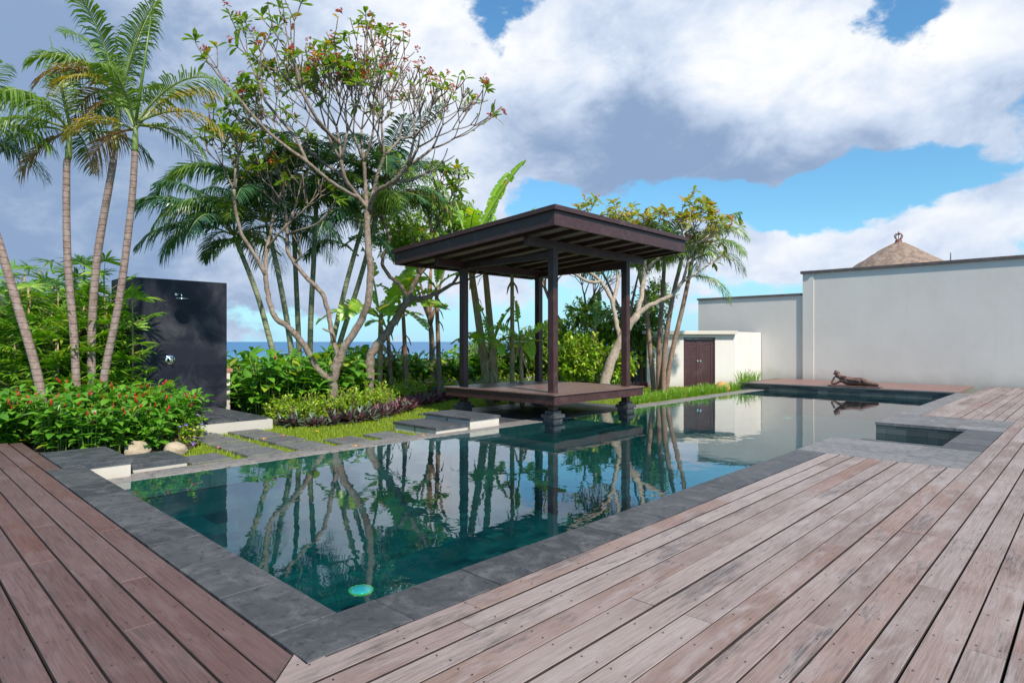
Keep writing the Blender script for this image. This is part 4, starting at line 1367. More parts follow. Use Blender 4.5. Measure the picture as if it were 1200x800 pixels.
def clump(name, label, stems, d0, seed, bark, fm, nf=(6, 8), L=(1.6, 2.3), r=(0.075, 0.055), extra=()):
    """several palm stems rising from one root"""
    rg = random.Random(seed)
    bx = sum(s_[0][0] for s_ in stems) / len(stems)
    o = S(bx, 460, d0); o.z = GZ
    t = thing(name, label, 'palm', o)
    for k, pix in enumerate(stems):
        dd = d0 + rg.uniform(-0.6, 0.6)
        b = S(pix[0][0], pix[0][1], dd); b.z = GZ - 0.02
        b = b.lerp(Vector((o.x, o.y, GZ)), 0.25)
        P = curve(b, [S(x, y, dd) for x, y in pix[:-1]][1:] + [S(pix[-1][0], pix[-1][1], dd)], 6)
        n = len(P)
        mb = MB(); mb.tube([p - o for p in P], [r[0] + (r[1] - r[0]) * i / (n - 1) for i in range(n)], 10); mb.build('trunk', M[bark], t)
        a = P[-1]; up = (P[-1] - P[-3]).normalized()
        b2 = a + up * 0.55
        mb = MB(); mb.tube([a - o, a.lerp(b2, 0.3) - o, a.lerp(b2, 0.8) - o, b2 - o], [r[1], r[1] * 1.15, r[1] * 0.8, r[1] * 0.5], 9); mb.build('crownshaft', M['crownshaft'], t)
        ph = rg.uniform(0, 6.28)
        for i in range(rg.randint(*nf)):
            az = ph + i * 2.4
            e = rg.uniform(0.05, 1.1)
            d = (Vector((math.cos(az), math.sin(az), 0)) * math.cos(e) + UP * math.sin(e) + up * 0.2).normalized()
            f = MB(); l_ = rg.uniform(*L)
            frond(f, b2 - o, d, l_, rg.uniform(1.2, 2.2), rg, n=int(18 + l_ * 12), leaf_len=0.30 * l_ ** 0.8, leaf_w=0.019, vee=rg.uniform(0.2, 0.5), leaf_droop=rg.uniform(0.4, 0.9), ragged=0.05)
            f.build('frond', [M[rg.choice(fm)], M['crownshaft']], t)
    for px, py, dr, l_, drp, m_ in extra:
        f = MB(); frond(f, S(px, py, d0) - o, dr, l_, drp, rg, n=int(22 + l_ * 14), leaf_len=0.30 * l_ ** 0.8, leaf_w=0.02, vee=0.35, leaf_droop=0.6)
        f.build('frond', [M[m_], M['crownshaft']], t)
    return t
clump('palm_clump', 'clump of ringed green palm stems with dark fronds behind the bare branched tree', 
      [[(330, 440), (322, 420), (303, 350), (284, 300)], [(342, 440), (340, 400), (326, 320), (318, 285)], [(350, 440), (350, 400), (347, 330), (344, 262)], [(364, 440), (364, 380), (368, 300), (371, 232)],
       [(384, 440), (386, 420), (404, 340), (419, 285)], [(392, 440), (396, 410), (424, 320), (446, 235)]], 15.8, 31, 'bark_green', ['frond_dark', 'frond_dark', 'frond', 'frond_dark'], (13, 16), (1.8, 2.9),
      extra=[(300, 215, D(-0.8, 0.5, 0), 3.1, 2.0, 'frond_dark'), (290, 255, D(-0.9, 0.3, 0.1), 2.6, 1.9, 'frond_dark'), (300, 230, D(-0.6, 0.7, -0.2), 2.5, 2.2, 'frond'), (290, 290, D(-0.7, 0.5, 0.1), 1.5, 2.6, 'frond_dark'),
             (330, 300, D(-0.5, 0.6, -0.4), 1.9, 2.4, 'frond'), (360, 250, D(0.5, 0.8, -0.3), 2.3, 2.0, 'frond'), (400, 290, D(0.7, 0.5, -0.3), 1.9, 2.2, 'frond_dark'), (420, 300, D(-0.6, 0.6, 0.2), 1.9, 2.2, 'frond_dark'), (345, 262, D(-0.2, 0.9, 0.4), 2.4, 1.8, 'frond_dark'), (410, 250, D(-0.4, 0.9, 0), 2.5, 1.7, 'frond'), (455, 235, D(0.8, 0.5, 0), 2.0, 2.4, 'frond_yellow'), (450, 225, D(0.8, 0.6, -0.2), 2.0, 2.0, 'frond'), (450, 230, D(0.9, 0.1, 0.2), 1.8, 1.8, 'frond_dark')])
clump('palm_clump', 'clump of reddish ringed palm stems beside the garden store', 
      [[(764, 446), (763, 420), (757, 360), (752, 332)], [(772, 446), (772, 410), (776, 350), (778, 318)], [(778, 446), (779, 410), (788, 350), (795, 320)], [(782, 446), (786, 420), (800, 360), (808, 322)]], 19.6, 33, 'bark_brown', ['frond', 'frond', 'frond_dark'], (7, 9), (1.5, 2.2), (0.085, 0.06),
      extra=[(800, 305, D(0.5, 0.85, 0), 2.6, 2.3, 'frond'), (805, 310, D(0.75, 0.6, 0), 2.2, 2.4, 'frond_dark'), (803, 325, D(0.9, 0.2, 0), 1.8, 2.2, 'frond')])

# ---------------------------------------------------------------- frangipani trees
def rosette_leaves(mb, p, d, rg, n, L, W):
    for i in range(n):
        a = i * 2.4 + rg.uniform(-0.3, 0.3)
        s_ = across(d)
        w = s_.cross(d)
        dd = (d * rg.uniform(0.25, 0.8) + (s_ * math.cos(a) + w * math.sin(a))).normalized()
        l_ = L * rg.uniform(0.7, 1.15)
        mb.leaf(p + d * rg.uniform(-0.06, 0.02), dd, across(dd, rg.uniform(-0.3, 0.3)), l_, W * l_ / L, rg.uniform(0.05, 0.4), rg.uniform(0.1, 0.35), 4, 0.60)
def blossoms(mb, p, d, rg, n=9, r=0.09):
    for i in range(n):
        q = p + d * 0.10 + rnd_dir(rg) * r * rg.random() ** 0.5
        mb.cur = 1 if rg.random() < 0.3 else 0
        ax = (rnd_dir(rg, -0.2, 1) + d).normalized()
        s_ = across(ax); w = s_.cross(ax)
        for k in range(5):
            a = k * 1.2566
            dd = (ax * 0.55 + s_ * math.cos(a) + w * math.sin(a)).normalized()
            mb.leaf(q, dd, across(dd), 0.045, 0.032, 0.2, 0.2, 2, 0.6)
def frangipani(name, label, base, limbs, tips_rule, seed, bark, levels=4, leafp=0.35, flowerp=0.2, leafm='plumeria', L=0.27, W=0.085, forklen=0.75, grow=None, spread=0.62):
    """limbs: list of (points, start radius, end radius, fork levels or 0, lengths)"""
    rg = random.Random(seed)
    o = Vector(base)
    t = thing(name, label, 'tree', o)
    tr = MB(); lf = MB(); fl = MB()
    tips = []
    def fork(p, d, r, ln, lev):
        # one stretch, bowed upwards, then a candelabra fork
        n = 4
        pts = [p]
        v = d.copy(); q = p.copy()
        for i in range(n):
            v = (v + UP * 0.10 + rnd_dir(rg) * 0.10).normalized()
            q = q + v * (ln / n); pts.append(q.copy())
        r2 = max(0.011, r * 0.80)
        tr.tube([x - o for x in pts], [r + (r2 - r) * i / n for i in range(n + 1)], 7 if r > 0.03 else 5)
        if lev <= 0:
            tips.append((q, v)); return
        k = 2 if rg.random() < 0.62 else 3
        s_ = across(v, rg.uniform(0, 6.28)); a0 = rg.uniform(0, 6.28)
        w = s_.cross(v)
        for i in range(k):
            a = a0 + 2 * math.pi * i / k + rg.uniform(-0.3, 0.3)
            sp = rg.uniform(0.75, 1.2) * spread
            nd = (v + (s_ * math.cos(a) + w * math.sin(a)) * sp + (grow(q) if grow else Vector())).normalized()
            if nd.z < -0.1: nd.z = 0.1; nd.normalize()
            if rg.random() < 0.08 and lev < 3: tips.append((q, v)); continue
            fork(q, nd, max(0.011, r2 * (0.80 if k == 2 else 0.72)), ln * rg.uniform(0.62, 0.98), lev - 1)
    for pts, r0, r1, lev, ln in limbs:
        P = curve(pts[0], pts[1:], 5)
        n = len(P)
        P = [P[0]] + [p + rnd_dir(rg) * min(0.02, r0 * 0.18) for p in P[1:-1]] + [P[-1]]
        tr.tube([p - o for p in P], [(r0 + (r1 - r0) * i / (n - 1)) * (1 + rg.uniform(-0.06, 0.06)) for i in range(n)], 12 if r0 > 0.06 else 8)
        if lev > 0:
            v = (P[-1] - P[-4]).normalized()
            s_ = across(v, rg.uniform(0, 6.28)); w = s_.cross(v)
            k = 3 if lev > 2 else 2
            for i in range(k):
                a = 2 * math.pi * i / k + rg.uniform(-0.4, 0.4)
                nd = (v + (s_ * math.cos(a) + w * math.sin(a)) * spread * rg.uniform(0.7, 1.1)).normalized()
                fork(P[-1], nd, r1 * 0.8, ln * rg.uniform(0.8, 1.1), lev - 1)
    for q, v in tips:
        lp, fp = tips_rule(q) if tips_rule else (leafp, flowerp)
        if rg.random() < lp: rosette_leaves(lf, q - o, v, rg, rg.randint(5, 10), L, W)
        elif rg.random() < 0.25: rosette_leaves(lf, q - o, v, rg, rg.randint(1, 3), L * 0.7, W * 0.8)
        if rg.random() < fp: blossoms(fl, q - o, v, rg, rg.randint(6, 12))
    tr.build('trunk', M[bark], t)
    if lf.v: lf.build('leaves', M[leafm], t)
    if fl.v: fl.build('blossoms', [M['pinkflower'], M['orange']], t)
    return t

def main_tree():
    d = 13.7
    def at(x, y, e=0.0): return S(x, y, d + e)
    b = S(389, 486, d); b.z = GZ - 0.03
    L_ = []
    L_.append(([b, at(389, 462), at(391, 440), at(398, 420)], 0.128, 0.112, 0, 0))
    L_.append(([at(398, 424), at(404, 405), at(421, 380), at(433, 347, -.1), at(433, 300, -.1), at(430, 262), at(433, 240)], 0.09, 0.066, 0, 0))
    # crown limbs from the right stem
    L_.append(([at(433, 246), at(440, 226, -.3), at(462, 212, -.6), at(478, 194, -.8)], 0.055, 0.042, 5, 0.62))
    L_.append(([at(462, 213, -.6), at(485, 210, -.5), at(498, 203, -.4)], 0.035, 0.025, 2, 0.45))
    L_.append(([at(432, 245), at(440, 215, .5), at(450, 182, .9)], 0.052, 0.042, 5, 0.72))
    L_.append(([at(432, 245), at(418, 228), at(404, 208, -.3), at(400, 188, -.4)], 0.052, 0.042, 5, 0.72))
    L_.append(([at(430, 250), at(428, 215, .2), at(427, 190, .1)], 0.048, 0.040, 5, 0.72))
    L_.append(([at(404, 208, -.3), at(378, 190, .4), at(360, 176, .7)], 0.040, 0.033, 5, 0.68))
    L_.append(([at(420, 232), at(390, 215, -.6), at(360, 190, -1.0), at(318, 158, -1.2), at(285, 122, -1.3), at(264, 98, -1.3)], 0.045, 0.024, 2, 0.6))
    L_.append(([at(398, 170, -.5), at(372, 140, -1.2), at(352, 105, -1.4)], 0.04, 0.03, 3, 0.62))
    L_.append(([at(360, 190, -1.0), at(345, 160, -.8), at(312, 120, -.5), at(304, 95, -.4)], 0.034, 0.026, 3, 0.55))
    # left stem from low on the trunk
    L_.append(([at(388, 446), at(372, 432, -.2), at(357, 405, -.3), at(338, 384, -.4), at(322, 370, -.4), at(314, 345, -.3), at(311, 318, -.3)], 0.072, 0.05, 0, 0))
    L_.append(([at(311, 322, -.3), at(297, 296, -.4), at(283, 274, -.5), at(276, 245, -.6), at(274, 222, -.6)], 0.048, 0.032, 4, 0.50))
    L_.append(([at(311, 320, -.3), at(312, 294, .1), at(318, 270, .3), at(322, 240, .4)], 0.044, 0.032, 4, 0.55))
    L_.append(([at(314, 290, .1), at(328, 272, -.1), at(342, 258, -.1)], 0.03, 0.024, 3, 0.5))
    L_.append(([at(398, 424), at(390, 396, .2), at(385, 368, .3), at(378, 345, .3), at(362, 328, .3), at(345, 308, .3), at(337, 292, .3), at(336, 262, .3)], 0.06, 0.038, 4, 0.52))
    L_.append(([at(393, 402, .2), at(388, 390, -.1), at(378, 385, -.2)], 0.03, 0.022, 0, 0))
    L_.append(([at(345, 308, .3), at(352, 300, .2), at(350, 286, .1)], 0.035, 0.02, 1, 0.25))
    L_.append(([at(336, 275, .3), at(350, 270, -.1), at(372, 262, -.3), at(384, 250, -.4)], 0.026, 0.02, 1, 0.4))
    ctr = at(425, 190)
    def grow(q):
        v = q - ctr; v.z *= 0.5
        return v.normalized() * 0.18
    def rule(q):
        r = (q - ctr).dot(RIGHT)
        up = q.z - EYE
        lp = 0.66 if r < -1.4 else (0.34 if r < 0.2 else 0.13)
        if up < 3.2 and r < -1.0: lp = 0.35
        fp = 0.34 if up > 5.2 else 0.07
        return lp, fp
    frangipani('frangipani_tree', 'large bare branched frangipani with red blossoms on a forked grey trunk beside the path', b, L_, rule, 71, 'bark_frangipani', grow=grow)
main_tree()

def second_tree():
    d = 15.6
    def at(x, y, e=0.0): return S(x, y, d + e)
    b = S(434, 470, d); b.z = GZ - 0.03
    L_ = [([b, at(433, 435), at(437, 412), at(452, 392), at(468, 366), at(479, 350)], 0.125, 0.09, 0, 0),
          ([at(477, 352), at(484, 335), at(491, 322)], 0.075, 0.055, 3, 0.5),
          ([at(480, 350), at(497, 349, -.2), at(514, 342, -.3), at(530, 333, -.4)], 0.07, 0.04, 3, 0.5),
          ([at(479, 351), at(470, 335, .2), at(455, 322, .3), at(448, 305, .3), at(456, 280, .3), at(448, 258, .3)], 0.06, 0.035, 4, 0.6),
          ([at(491, 324), at(500, 300, .3), at(506, 275, .4)], 0.06, 0.04, 4, 0.6)]
    frangipani('frangipani_tree', 'leaning leafy frangipani with thick trunk left of the gazebo', b, L_, None, 72, 'bark_frangipani', leafp=0.95, flowerp=0.05, L=0.30, W=0.10)
second_tree()

def right_trees():
    d = 17.9
    def at(x, y, e=0.0): return S(x, y, d + e)
    b = S(706, 462, d); b.z = GZ - 0.03
    L_ = [([b, at(711, 440), at(722, 410), at(733, 388), at(747, 368)], 0.165, 0.105, 0, 0),
          ([at(746, 370), at(758, 360), at(772, 353), at(788, 345), at(800, 330)], 0.08, 0.05, 4, 0.66),
          ([at(747, 369), at(752, 345, .3), at(755, 318, .5), at(756, 305, .5)], 0.075, 0.05, 4, 0.58),
          ([at(728, 400), at(722, 378, .2), at(716, 350, .3), at(704, 330, .4), at(688, 316, .4)], 0.075, 0.045, 4, 0.62),
          ([at(718, 356, .3), at(724, 330, .8), at(722, 310, 1.0)], 0.055, 0.042, 4, 0.60),
          ([at(704, 330, .4), at(690, 330, -.4), at(668, 318, -.7)], 0.05, 0.035, 4, 0.6),
          ([at(755, 318, .5), at(775, 300, .1), at(792, 290, -.1)], 0.05, 0.04, 4, 0.58)]
    frangipani('frangipani_tree', 'pale barked frangipani with yellowing leaves right behind the gazebo', b, L_, None, 73, 'bark_pale', leafp=0.9, flowerp=0.06, leafm='plumeria_yellow', L=0.32, W=0.105)
    d = 20.5
    b = S(660, 452, d); b.z = GZ - 0.03
    L_ = [([b, at(664, 428, 2.6), at(664, 395, 2.6), at(652, 372, 2.6), at(646, 355, 2.6)], 0.15, 0.09, 4, 0.6),
          ([at(665, 398, 2.6), at(676, 378, 2.4), at(686, 362, 2.2)], 0.08, 0.055, 4, 0.62)]
    frangipani('frangipani_tree', 'smaller frangipani seen between the gazebo posts before the dark tree', b, L_, None, 74, 'bark_frangipani', leafp=0.3, flowerp=0.03, L=0.26)
right_trees()

# ---------------------------------------------------------------- leafy trees
def leafy_tree(name, label, base, height, blobs, leafm, seed, n=2600, L=0.16, W=0.07, bark='bark_brown', tr=0.12, group=None):
    """blobs: (centre offset, radii); leaves sit on short twigs through the crown's volume"""
    rg = random.Random(seed)
    t = thing(name, label, 'tree', base, rg.uniform(0, 6.28) * 0, group)
    tk = MB(); lf = MB()
    top = Vector((0, 0, height * 0.62))
    tk.tube(curve((0, 0, -0.05), [Vector((0.08, 0.05, height * 0.25)), Vector((-0.04, 0.08, height * 0.45)), top], 4), [tr * (1 - 0.05 * i) for i in range(13)], 9)
    tot = sum(r[0] * r[1] * r[2] for _, r in blobs)
    for c, r in blobs:
        c = Vector(c); 
        tk.tube(curve(Vector((0, 0, height * 0.35)), [(c + Vector((0, 0, height * 0.4))) * 0.5, c], 4), [tr * 0.5, tr * 0.45, tr * 0.4, tr * 0.36, tr * 0.3, tr * 0.25, tr * 0.2, tr * 0.15, tr * 0.1], 6)
        k = int(n * r[0] * r[1] * r[2] / tot / 9)
        for i in range(k):
            dv = rnd_dir(rg)
            m_ = rg.random() ** 0.42 * (0.80 + 0.35 * noise.noise(dv * 2.1 + c))
            p = c + Vector((dv.x * r[0], dv.y * r[1], dv.z * r[2])) * m_
            ax = (dv + UP * 0.35 + rnd_dir(rg) * 0.6).normalized()
            tk.tube([p - ax * 0.18, p + ax * 0.12], [0.008, 0.004], 4, cap=False)
            for j in range(9):
                dd = (ax * rg.uniform(0.0, 0.9) + rnd_dir(rg) * 0.9).normalized()
                l_ = L * rg.uniform(0.7, 1.2)
                lf.leaf(p + ax * (0.03 * (j - 4)), dd, across(dd, rg.uniform(-0.8, 0.8)), l_, W * l_ / L, rg.uniform(0, 0.4), rg.uniform(0.1, 0.4), 2, 0.5)
    tk.build('trunk', M[bark], t)
    lf.build('crown', M[leafm], t)
    return t
def at_base(px, d, z=GZ):
    p = S(px, 430, d); p.z = z
    return p
leafy_tree('leafy_tree', 'dense dark green tree filling the gap between the gazebo posts', at_base(690, 22.5), 3.0, [((-0.9, 0.6, 1.5), (1.3, 1.3, 1.2)), ((0.6, -0.5, 1.9), (1.2, 1.2, 1.3)), ((0.2, 0.3, 2.7), (0.9, 0.9, 0.7))], 'tree_leaf', 41, 8500, L=0.17, W=0.085, tr=0.15)
leafy_tree('leafy_tree', 'dark green tree behind the right gazebo post', at_base(752, 22.6), 3.6, [((0, 0, 2.1), (1.1, 1.1, 1.7)), ((0.3, -0.4, 3.3), (0.8, 0.8, 0.7))], 'shrub_dark', 42, 5000, L=0.17, tr=0.13)
leafy_tree('leafy_tree', 'bright green bushy small tree low between the middle and right gazebo posts', at_base(676, 19.8), 2.0, [((0, 0, 1.15), (1.0, 1.0, 0.9)), ((0.9, -0.9, 0.9), (0.8, 0.8, 0.7))], 'shrub', 47, 5200, L=0.15, W=0.075, tr=0.06)
leafy_tree('leafy_tree', 'dense mid green small tree behind the tall banana stems', at_base(618, 21.5), 2.6, [((0, 0, 1.4), (1.2, 1.2, 0.8)), ((-1.2, 1.2, 1.1), (1.0, 1.0, 0.7))], 'tree_leaf', 48, 4600, L=0.16, W=0.08, tr=0.07)
leafy_tree('leafy_tree', 'rounded bright green bush close to the garden store', at_base(772, 23.4), 2.0, [((0, 0, 1.4), (1.3, 1.3, 0.75)), ((0.8, -0.8, 1.1), (0.7, 0.7, 0.7))], 'shrub', 43, 4200, L=0.13, tr=0.08)
leafy_tree('leafy_tree', 'airy small leaved tree showing above the left side of the gazebo roof', at_base(505, 19.5), 6.2, [((-0.7, 0.4, 4.9), (1.5, 1.3, 0.9)), ((0.7, -0.5, 5.4), (1.2, 1.2, 0.8)), ((0.0, 0.0, 6.1), (0.9, 0.9, 0.5)), ((-1.2, 1.0, 5.9), (0.9, 0.8, 0.5))], 'tree_leaf', 44, 6500, L=0.2, W=0.07, tr=0.11)
leafy_tree('leafy_tree', 'broad green crown rising behind the right side of the gazebo roof', at_base(735, 21), 6.0, [((-1.0, 1.0, 5.0), (1.2, 1.2, 0.8)), ((0.5, -0.4, 4.8), (1.3, 1.3, 0.9)), ((-0.3, 0.2, 5.6), (0.9, 0.9, 0.5))], 'tree_leaf', 45, 3800, L=0.2, W=0.075, tr=0.12)
leafy_tree('leafy_tree', 'low dark bush filling the corner behind the fan palms', at_base(20, 15.5), 3.2, [((0, 0, 1.6), (2.2, 1.6, 1.5)), ((1.6, 0.6, 1.4), (1.2, 1.2, 1.3))], 'shrub_dark', 46, 3600, tr=0.1)

# ---------------------------------------------------------------- banana plants
def banana_leaf(mb, o, d, L, W, droop, rg):
    n = 16
    v = d.copy(); p = Vector(o)
    rib = [p.copy()]
    for i in range(n):
        v = (v + Vector((0, 0, -1)) * droop * (0.3 + 1.4 * i / n) / n).normalized()
        p = p + v * (L / n); rib.append(p.copy())
    mb.cur = 1
    mb.tube(rib, [0.02 * (1 - i / n) + 0.004 for i in range(n + 1)], 5, cap=False)
    mb.cur = 0
    roll = rg.uniform(-0.5, 0.5)
    for sg in (-1, 1):
        tear = 0.0
        for i in range(2, n):
            t = (rib[i + 1] - rib[i]).normalized()
            s_ = across(t, roll); nu = s_.cross(t)
            def prof(k): return W * 0.5 * (math.sin(math.pi * min(0.999, max(0.001, (k - 1.6) / (n - 1.4)))) ** 0.55)
            if rg.random() < 0.45: tear = rg.uniform(-0.55, 0.25)
            g = 0.9 if rg.random() < 0.55 else 0.5
            a0 = rib[i]; a1 = rib[i].lerp(rib[i + 1], 1.0)
            e = (s_ * sg + nu * (0.35 + tear) + t * 0.25).normalized()
            e2 = (s_ * sg + nu * (0.05 + tear) + t * 0.25).normalized()
            b0 = a0 + e * prof(i) * 0.5; b1 = a1 + e * prof(i + 1) * 0.5
            c0 = b0 + e2 * prof(i) * 0.5; c1 = b1.lerp(b0, 1 - g) + e2 * prof(i + 1) * 0.5
            mb.add([a0, a1, b1, b0, c1, c0], [[0, 1, 2, 3], [3, 2, 4, 5]])
def banana_plant(label, base, top, leaves, seed, r=0.11, bark='bark_banana', leafm='banana'):
    rg = random.Random(seed)
    o = Vector(base)
    t = thing('banana_plant', label, 'banana plant', o, 0, 'banana plants along the garden wall')
    P = curve(o, [o.lerp(Vector(top), 0.5) + Vector((0.04, 0.03, 0)), Vector(top)], 5)
    mb = MB(); mb.tube([p - o for p in P], [r * (1 - 0.045 * i) for i in range(len(P))], 9)
    # shreds of old leaf bases
    for k in range(10):
        p = P[rg.randrange(3, len(P))] - o
        a = rg.uniform(0, 6.28); dv = Vector((math.cos(a), math.sin(a), -1.6)).normalized()
        mb.blade([p + dv * 0.02, p + dv * 0.2 + Vector((math.cos(a), math.sin(a), 0)) * 0.05, p + dv * 0.42], [0.04, 0.035, 0.01], across(dv))
    mb.build('stem', M[bark], t)
    for d, L, W, dr in leaves:
        f = MB(); banana_leaf(f, P[-1] - o, d, L, W, dr, rg); f.build('leaf', [M[leafm], M['crownshaft']], t)
    return t
def bananas():
    banana_plant('tall banana plant with split leaves rising over the gazebo roof', at_base(574, 16.3), S(549, 296, 16.3),
                 [(D(0.42, 0.9, 0), 2.9, 0.36, 0.6), (D(-0.2, 0.97, 0.1), 2.7, 0.36, 1.2), (D(0.7, 0.6, 0.2), 2.0, 0.45, 1.4), (D(-0.6, 0.7, 0.1), 2.0, 0.45, 1.8), (D(-0.1, 0.7, 0.6), 1.8, 0.45, 1.5), (D(0.1, 0.8, -0.5), 1.8, 0.45, 1.6)], 51, 0.13)
    banana_plant('brown banana stem directly right of the tallest one', at_base(582, 16.5), S(566, 290, 16.5),
                 [(D(0.2, 0.95, 0.2), 2.4, 0.5, 0.8), (D(0.75, 0.6, 0), 1.9, 0.45, 1.5), (D(-0.5, 0.8, 0.2), 2.0, 0.5, 1.3), (D(0.3, 0.6, -0.6), 1.6, 0.4, 1.7)], 52, 0.12)
    banana_plant('slim banana stem alone in the gap between left and middle gazebo posts', at_base(600, 16.0), S(600, 300, 16.0),
                 [(D(-0.3, 0.9, 0), 1.3, 0.3, 0.8), (D(0.3, 0.9, 0.1), 1.5, 0.35, 0.7), (D(0.6, 0.6, 0), 1.3, 0.3, 1.6), (D(-0.6, 0.5, 0), 1.2, 0.3, 1.8)], 53, 0.075)
    banana_plant('young banana plant with broad drooping leaves under the gazebo roof', at_base(576, 15.6), S(577, 405, 15.6),
                 [(D(-0.8, 0.5, -0.2), 1.15, 0.44, 1.4), (D(-0.5, 0.7, -0.4), 1.2, 0.46, 2.2), (D(0.15, 0.4, -0.6), 1.2, 0.44, 2.4), (D(0.7, 0.5, -0.2), 1.25, 0.44, 1.6), (D(0.3, 0.9, 0.2), 1.3, 0.40, 0.9), (D(-0.2, 0.9, 0), 1.2, 0.4, 1.0)], 54, 0.08)
    banana_plant('young banana plant whose long leaf points right toward the middle post', at_base(612, 15.4), S(610, 402, 15.4),
                 [(D(0.75, 0.65, -0.1), 1.3, 0.42, 0.8), (D(0.9, 0.25, -0.2), 1.2, 0.36, 1.2), (D(-0.4, 0.6, -0.2), 1.0, 0.36, 1.8), (D(0.2, 0.2, -0.7), 1.1, 0.36, 1.8), (D(-0.1, 0.9, 0), 1.2, 0.36, 0.7)], 55, 0.07)
    banana_plant('banana plant with big bright leaves just left of the leaning frangipani', at_base(443, 16.4), S(446, 372, 16.4),
                 [(D(-0.15, 0.95, -0.1), 1.9, 0.75, 0.8), (D(0.55, 0.8, -0.2), 1.9, 0.75, 1.2), (D(-0.75, 0.35, -0.2), 1.8, 0.65, 1.5), (D(0.7, 0.35, -0.3), 1.7, 0.65, 1.9), (D(0.25, 0.6, -0.6), 1.6, 0.65, 2.2), (D(0.4, 0.9, 0.3), 2.5, 0.65, 0.6), (D(-0.4, 0.6, -0.6), 1.6, 0.6, 2.3), (D(0.9, 0.6, 0.1), 2.0, 0.6, 1.3)], 56, 0.10)
    for px, d, ty, lab, sd in ((513, 17.6, 338, 'single straight brown trunk with a leafy tuft between leaning frangipani and gazebo', 57), (474, 17.2, 360, 'slim brown trunk right behind the leaning frangipani', 58), (456, 17.5, 385, 'short brown trunk in front of the sea behind the leaning frangipani', 59)):
        banana_plant(lab, at_base(px + 2, d), S(px - 2, ty, d), [(D(-0.5, 0.8, 0.1), 1.2, 0.35, 1.4), (D(0.6, 0.7, 0), 1.2, 0.35, 1.6), (D(0.1, 0.95, 0.2), 1.4, 0.35, 0.9), (D(-0.3, 0.5, -0.5), 1.0, 0.3, 1.9)], sd, 0.085, 'bark_brown')
    leafy = at_base(697, 21.0)
    banana_plant('reddish brown trunk standing before the dark tree between gazebo posts', leafy, S(697, 385, 21.0), [(D(-0.5, 0.8, 0.1), 1.3, 0.35, 1.2), (D(0.5, 0.8, 0.1), 1.3, 0.35, 1.3), (D(0.1, 0.95, 0.2), 1.4, 0.35, 0.8)], 60, 0.13, 'bark_brown', 'shrub_dark')
bananas()

# ---------------------------------------------------------------- bedding plants: one of each kind built, then copied
def ginger(seed, stems=11, h=(0.55, 0.95), red=0.5, L=0.28):
    rg = random.Random(seed)
    root = thing('ginger_plant', '', '')
    st = MB(); lf = MB(); cones = []
    for i in range(stems):
        a = rg.uniform(0, 6.28); q = rg.random() ** 0.6
        b = Vector((math.cos(a) * 0.16 * q, math.sin(a) * 0.16 * q, -0.03))
        hh = rg.uniform(*h)
        lean = Vector((math.cos(a), math.sin(a), 0)) * rg.uniform(0.05, 0.38) * hh
        P = [b, b + lean * 0.2 + UP * hh * 0.4, b + lean * 0.55 + UP * hh * 0.75, b + lean + UP * hh]
        P = curve(P[0], P[1:], 3)
        st.tube(P, [0.009 - 0.0004 * k for k in range(len(P))], 5, cap=False)
        n = rg.randint(9, 13); ph = rg.uniform(0, 6.28)
        for k in range(n):
            f = 0.25 + 0.75 * k / (n - 1); g = f * (len(P) - 1); j = min(int(g), len(P) - 2)
            p = P[j].lerp(P[j + 1], g - j); tdir = (P[j + 1] - P[j]).normalized()
            az = ph + k * 1.9
            s_ = across(tdir); w = s_.cross(tdir)
            dd = (s_ * math.cos(az) + w * math.sin(az) + tdir * (0.25 + 0.55 * f)).normalized()
            l_ = L * rg.uniform(0.75, 1.2) * (1 - 0.25 * (f > 0.95))
            lf.leaf(p, dd, across(dd, rg.uniform(-0.3, 0.3)), l_, l_ * rg.uniform(0.38, 0.48), rg.uniform(0.15, 0.5), rg.uniform(0.15, 0.4), 4, 0.52)
        if rg.random() < red:
            tdir = (P[-1] - P[-2]).normalized(); p = P[-1]
            ln = rg.uniform(0.06, 0.13)
            cn = MB(); cones.append(cn)
            cn.tube([p, p + tdir * ln * 0.3, p + tdir * ln * 0.7, p + tdir * ln], [0.010, 0.017, 0.014, 0.003], 7)
    st.build('stems', M['stem'], root); lf.build('leaves', M['costus'], root)
    for cn in cones: cn.build('flower_cone', M['cone'], root)
    return root
def bush(seed, r=0.42, h=0.55, leafm='shrub', n=420, L=0.085, W=0.04, flower=None, nf=8, name='bush'):
    rg = random.Random(seed)
    root = thing(name, '', '')
    st = MB(); lf = MB(); fl = MB()
    for i in range(n // 7):
        dv = rnd_dir(rg, -0.1, 1); m_ = rg.uniform(0.55, 1.0) * (0.85 + 0.3 * noise.noise(dv * 2 + Vector((seed, 0, 0))))
        tip = Vector((dv.x * r, dv.y * r, dv.z * h * 0.9 + 0.08)) * m_
        st.tube([Vector((dv.x * 0.05, dv.y * 0.05, -0.02)), tip * 0.55 + Vector((0, 0, 0.03)), tip], [0.008, 0.006, 0.003], 4, cap=False)
        for k in range(7):
            q = tip * (1 - 0.07 * k); dd = (dv * 0.7 + UP * 0.3 + rnd_dir(rg)).normalized()
            l_ = L * rg.uniform(0.7, 1.25)
            lf.leaf(q, dd, across(dd, rg.uniform(-0.6, 0.6)), l_, W * l_ / L, rg.uniform(0, 0.4), rg.uniform(0.1, 0.4), 2, 0.5)
        if flower and i < nf:
            for k in range(5):
                a = k * 1.2566; dd = (dv + across(dv) * math.cos(a) + across(dv).cross(dv) * math.sin(a)).normalized()
                fl.leaf(tip + dv * 0.03, dd, across(dd), 0.05, 0.04, 0.1, 0.2, 2, 0.6)
    st.build('stems', M['bark_brown'], root); lf.build('leaves', M[leafm], root)
    if fl.v: fl.build('flowers', M[flower], root)
    return root
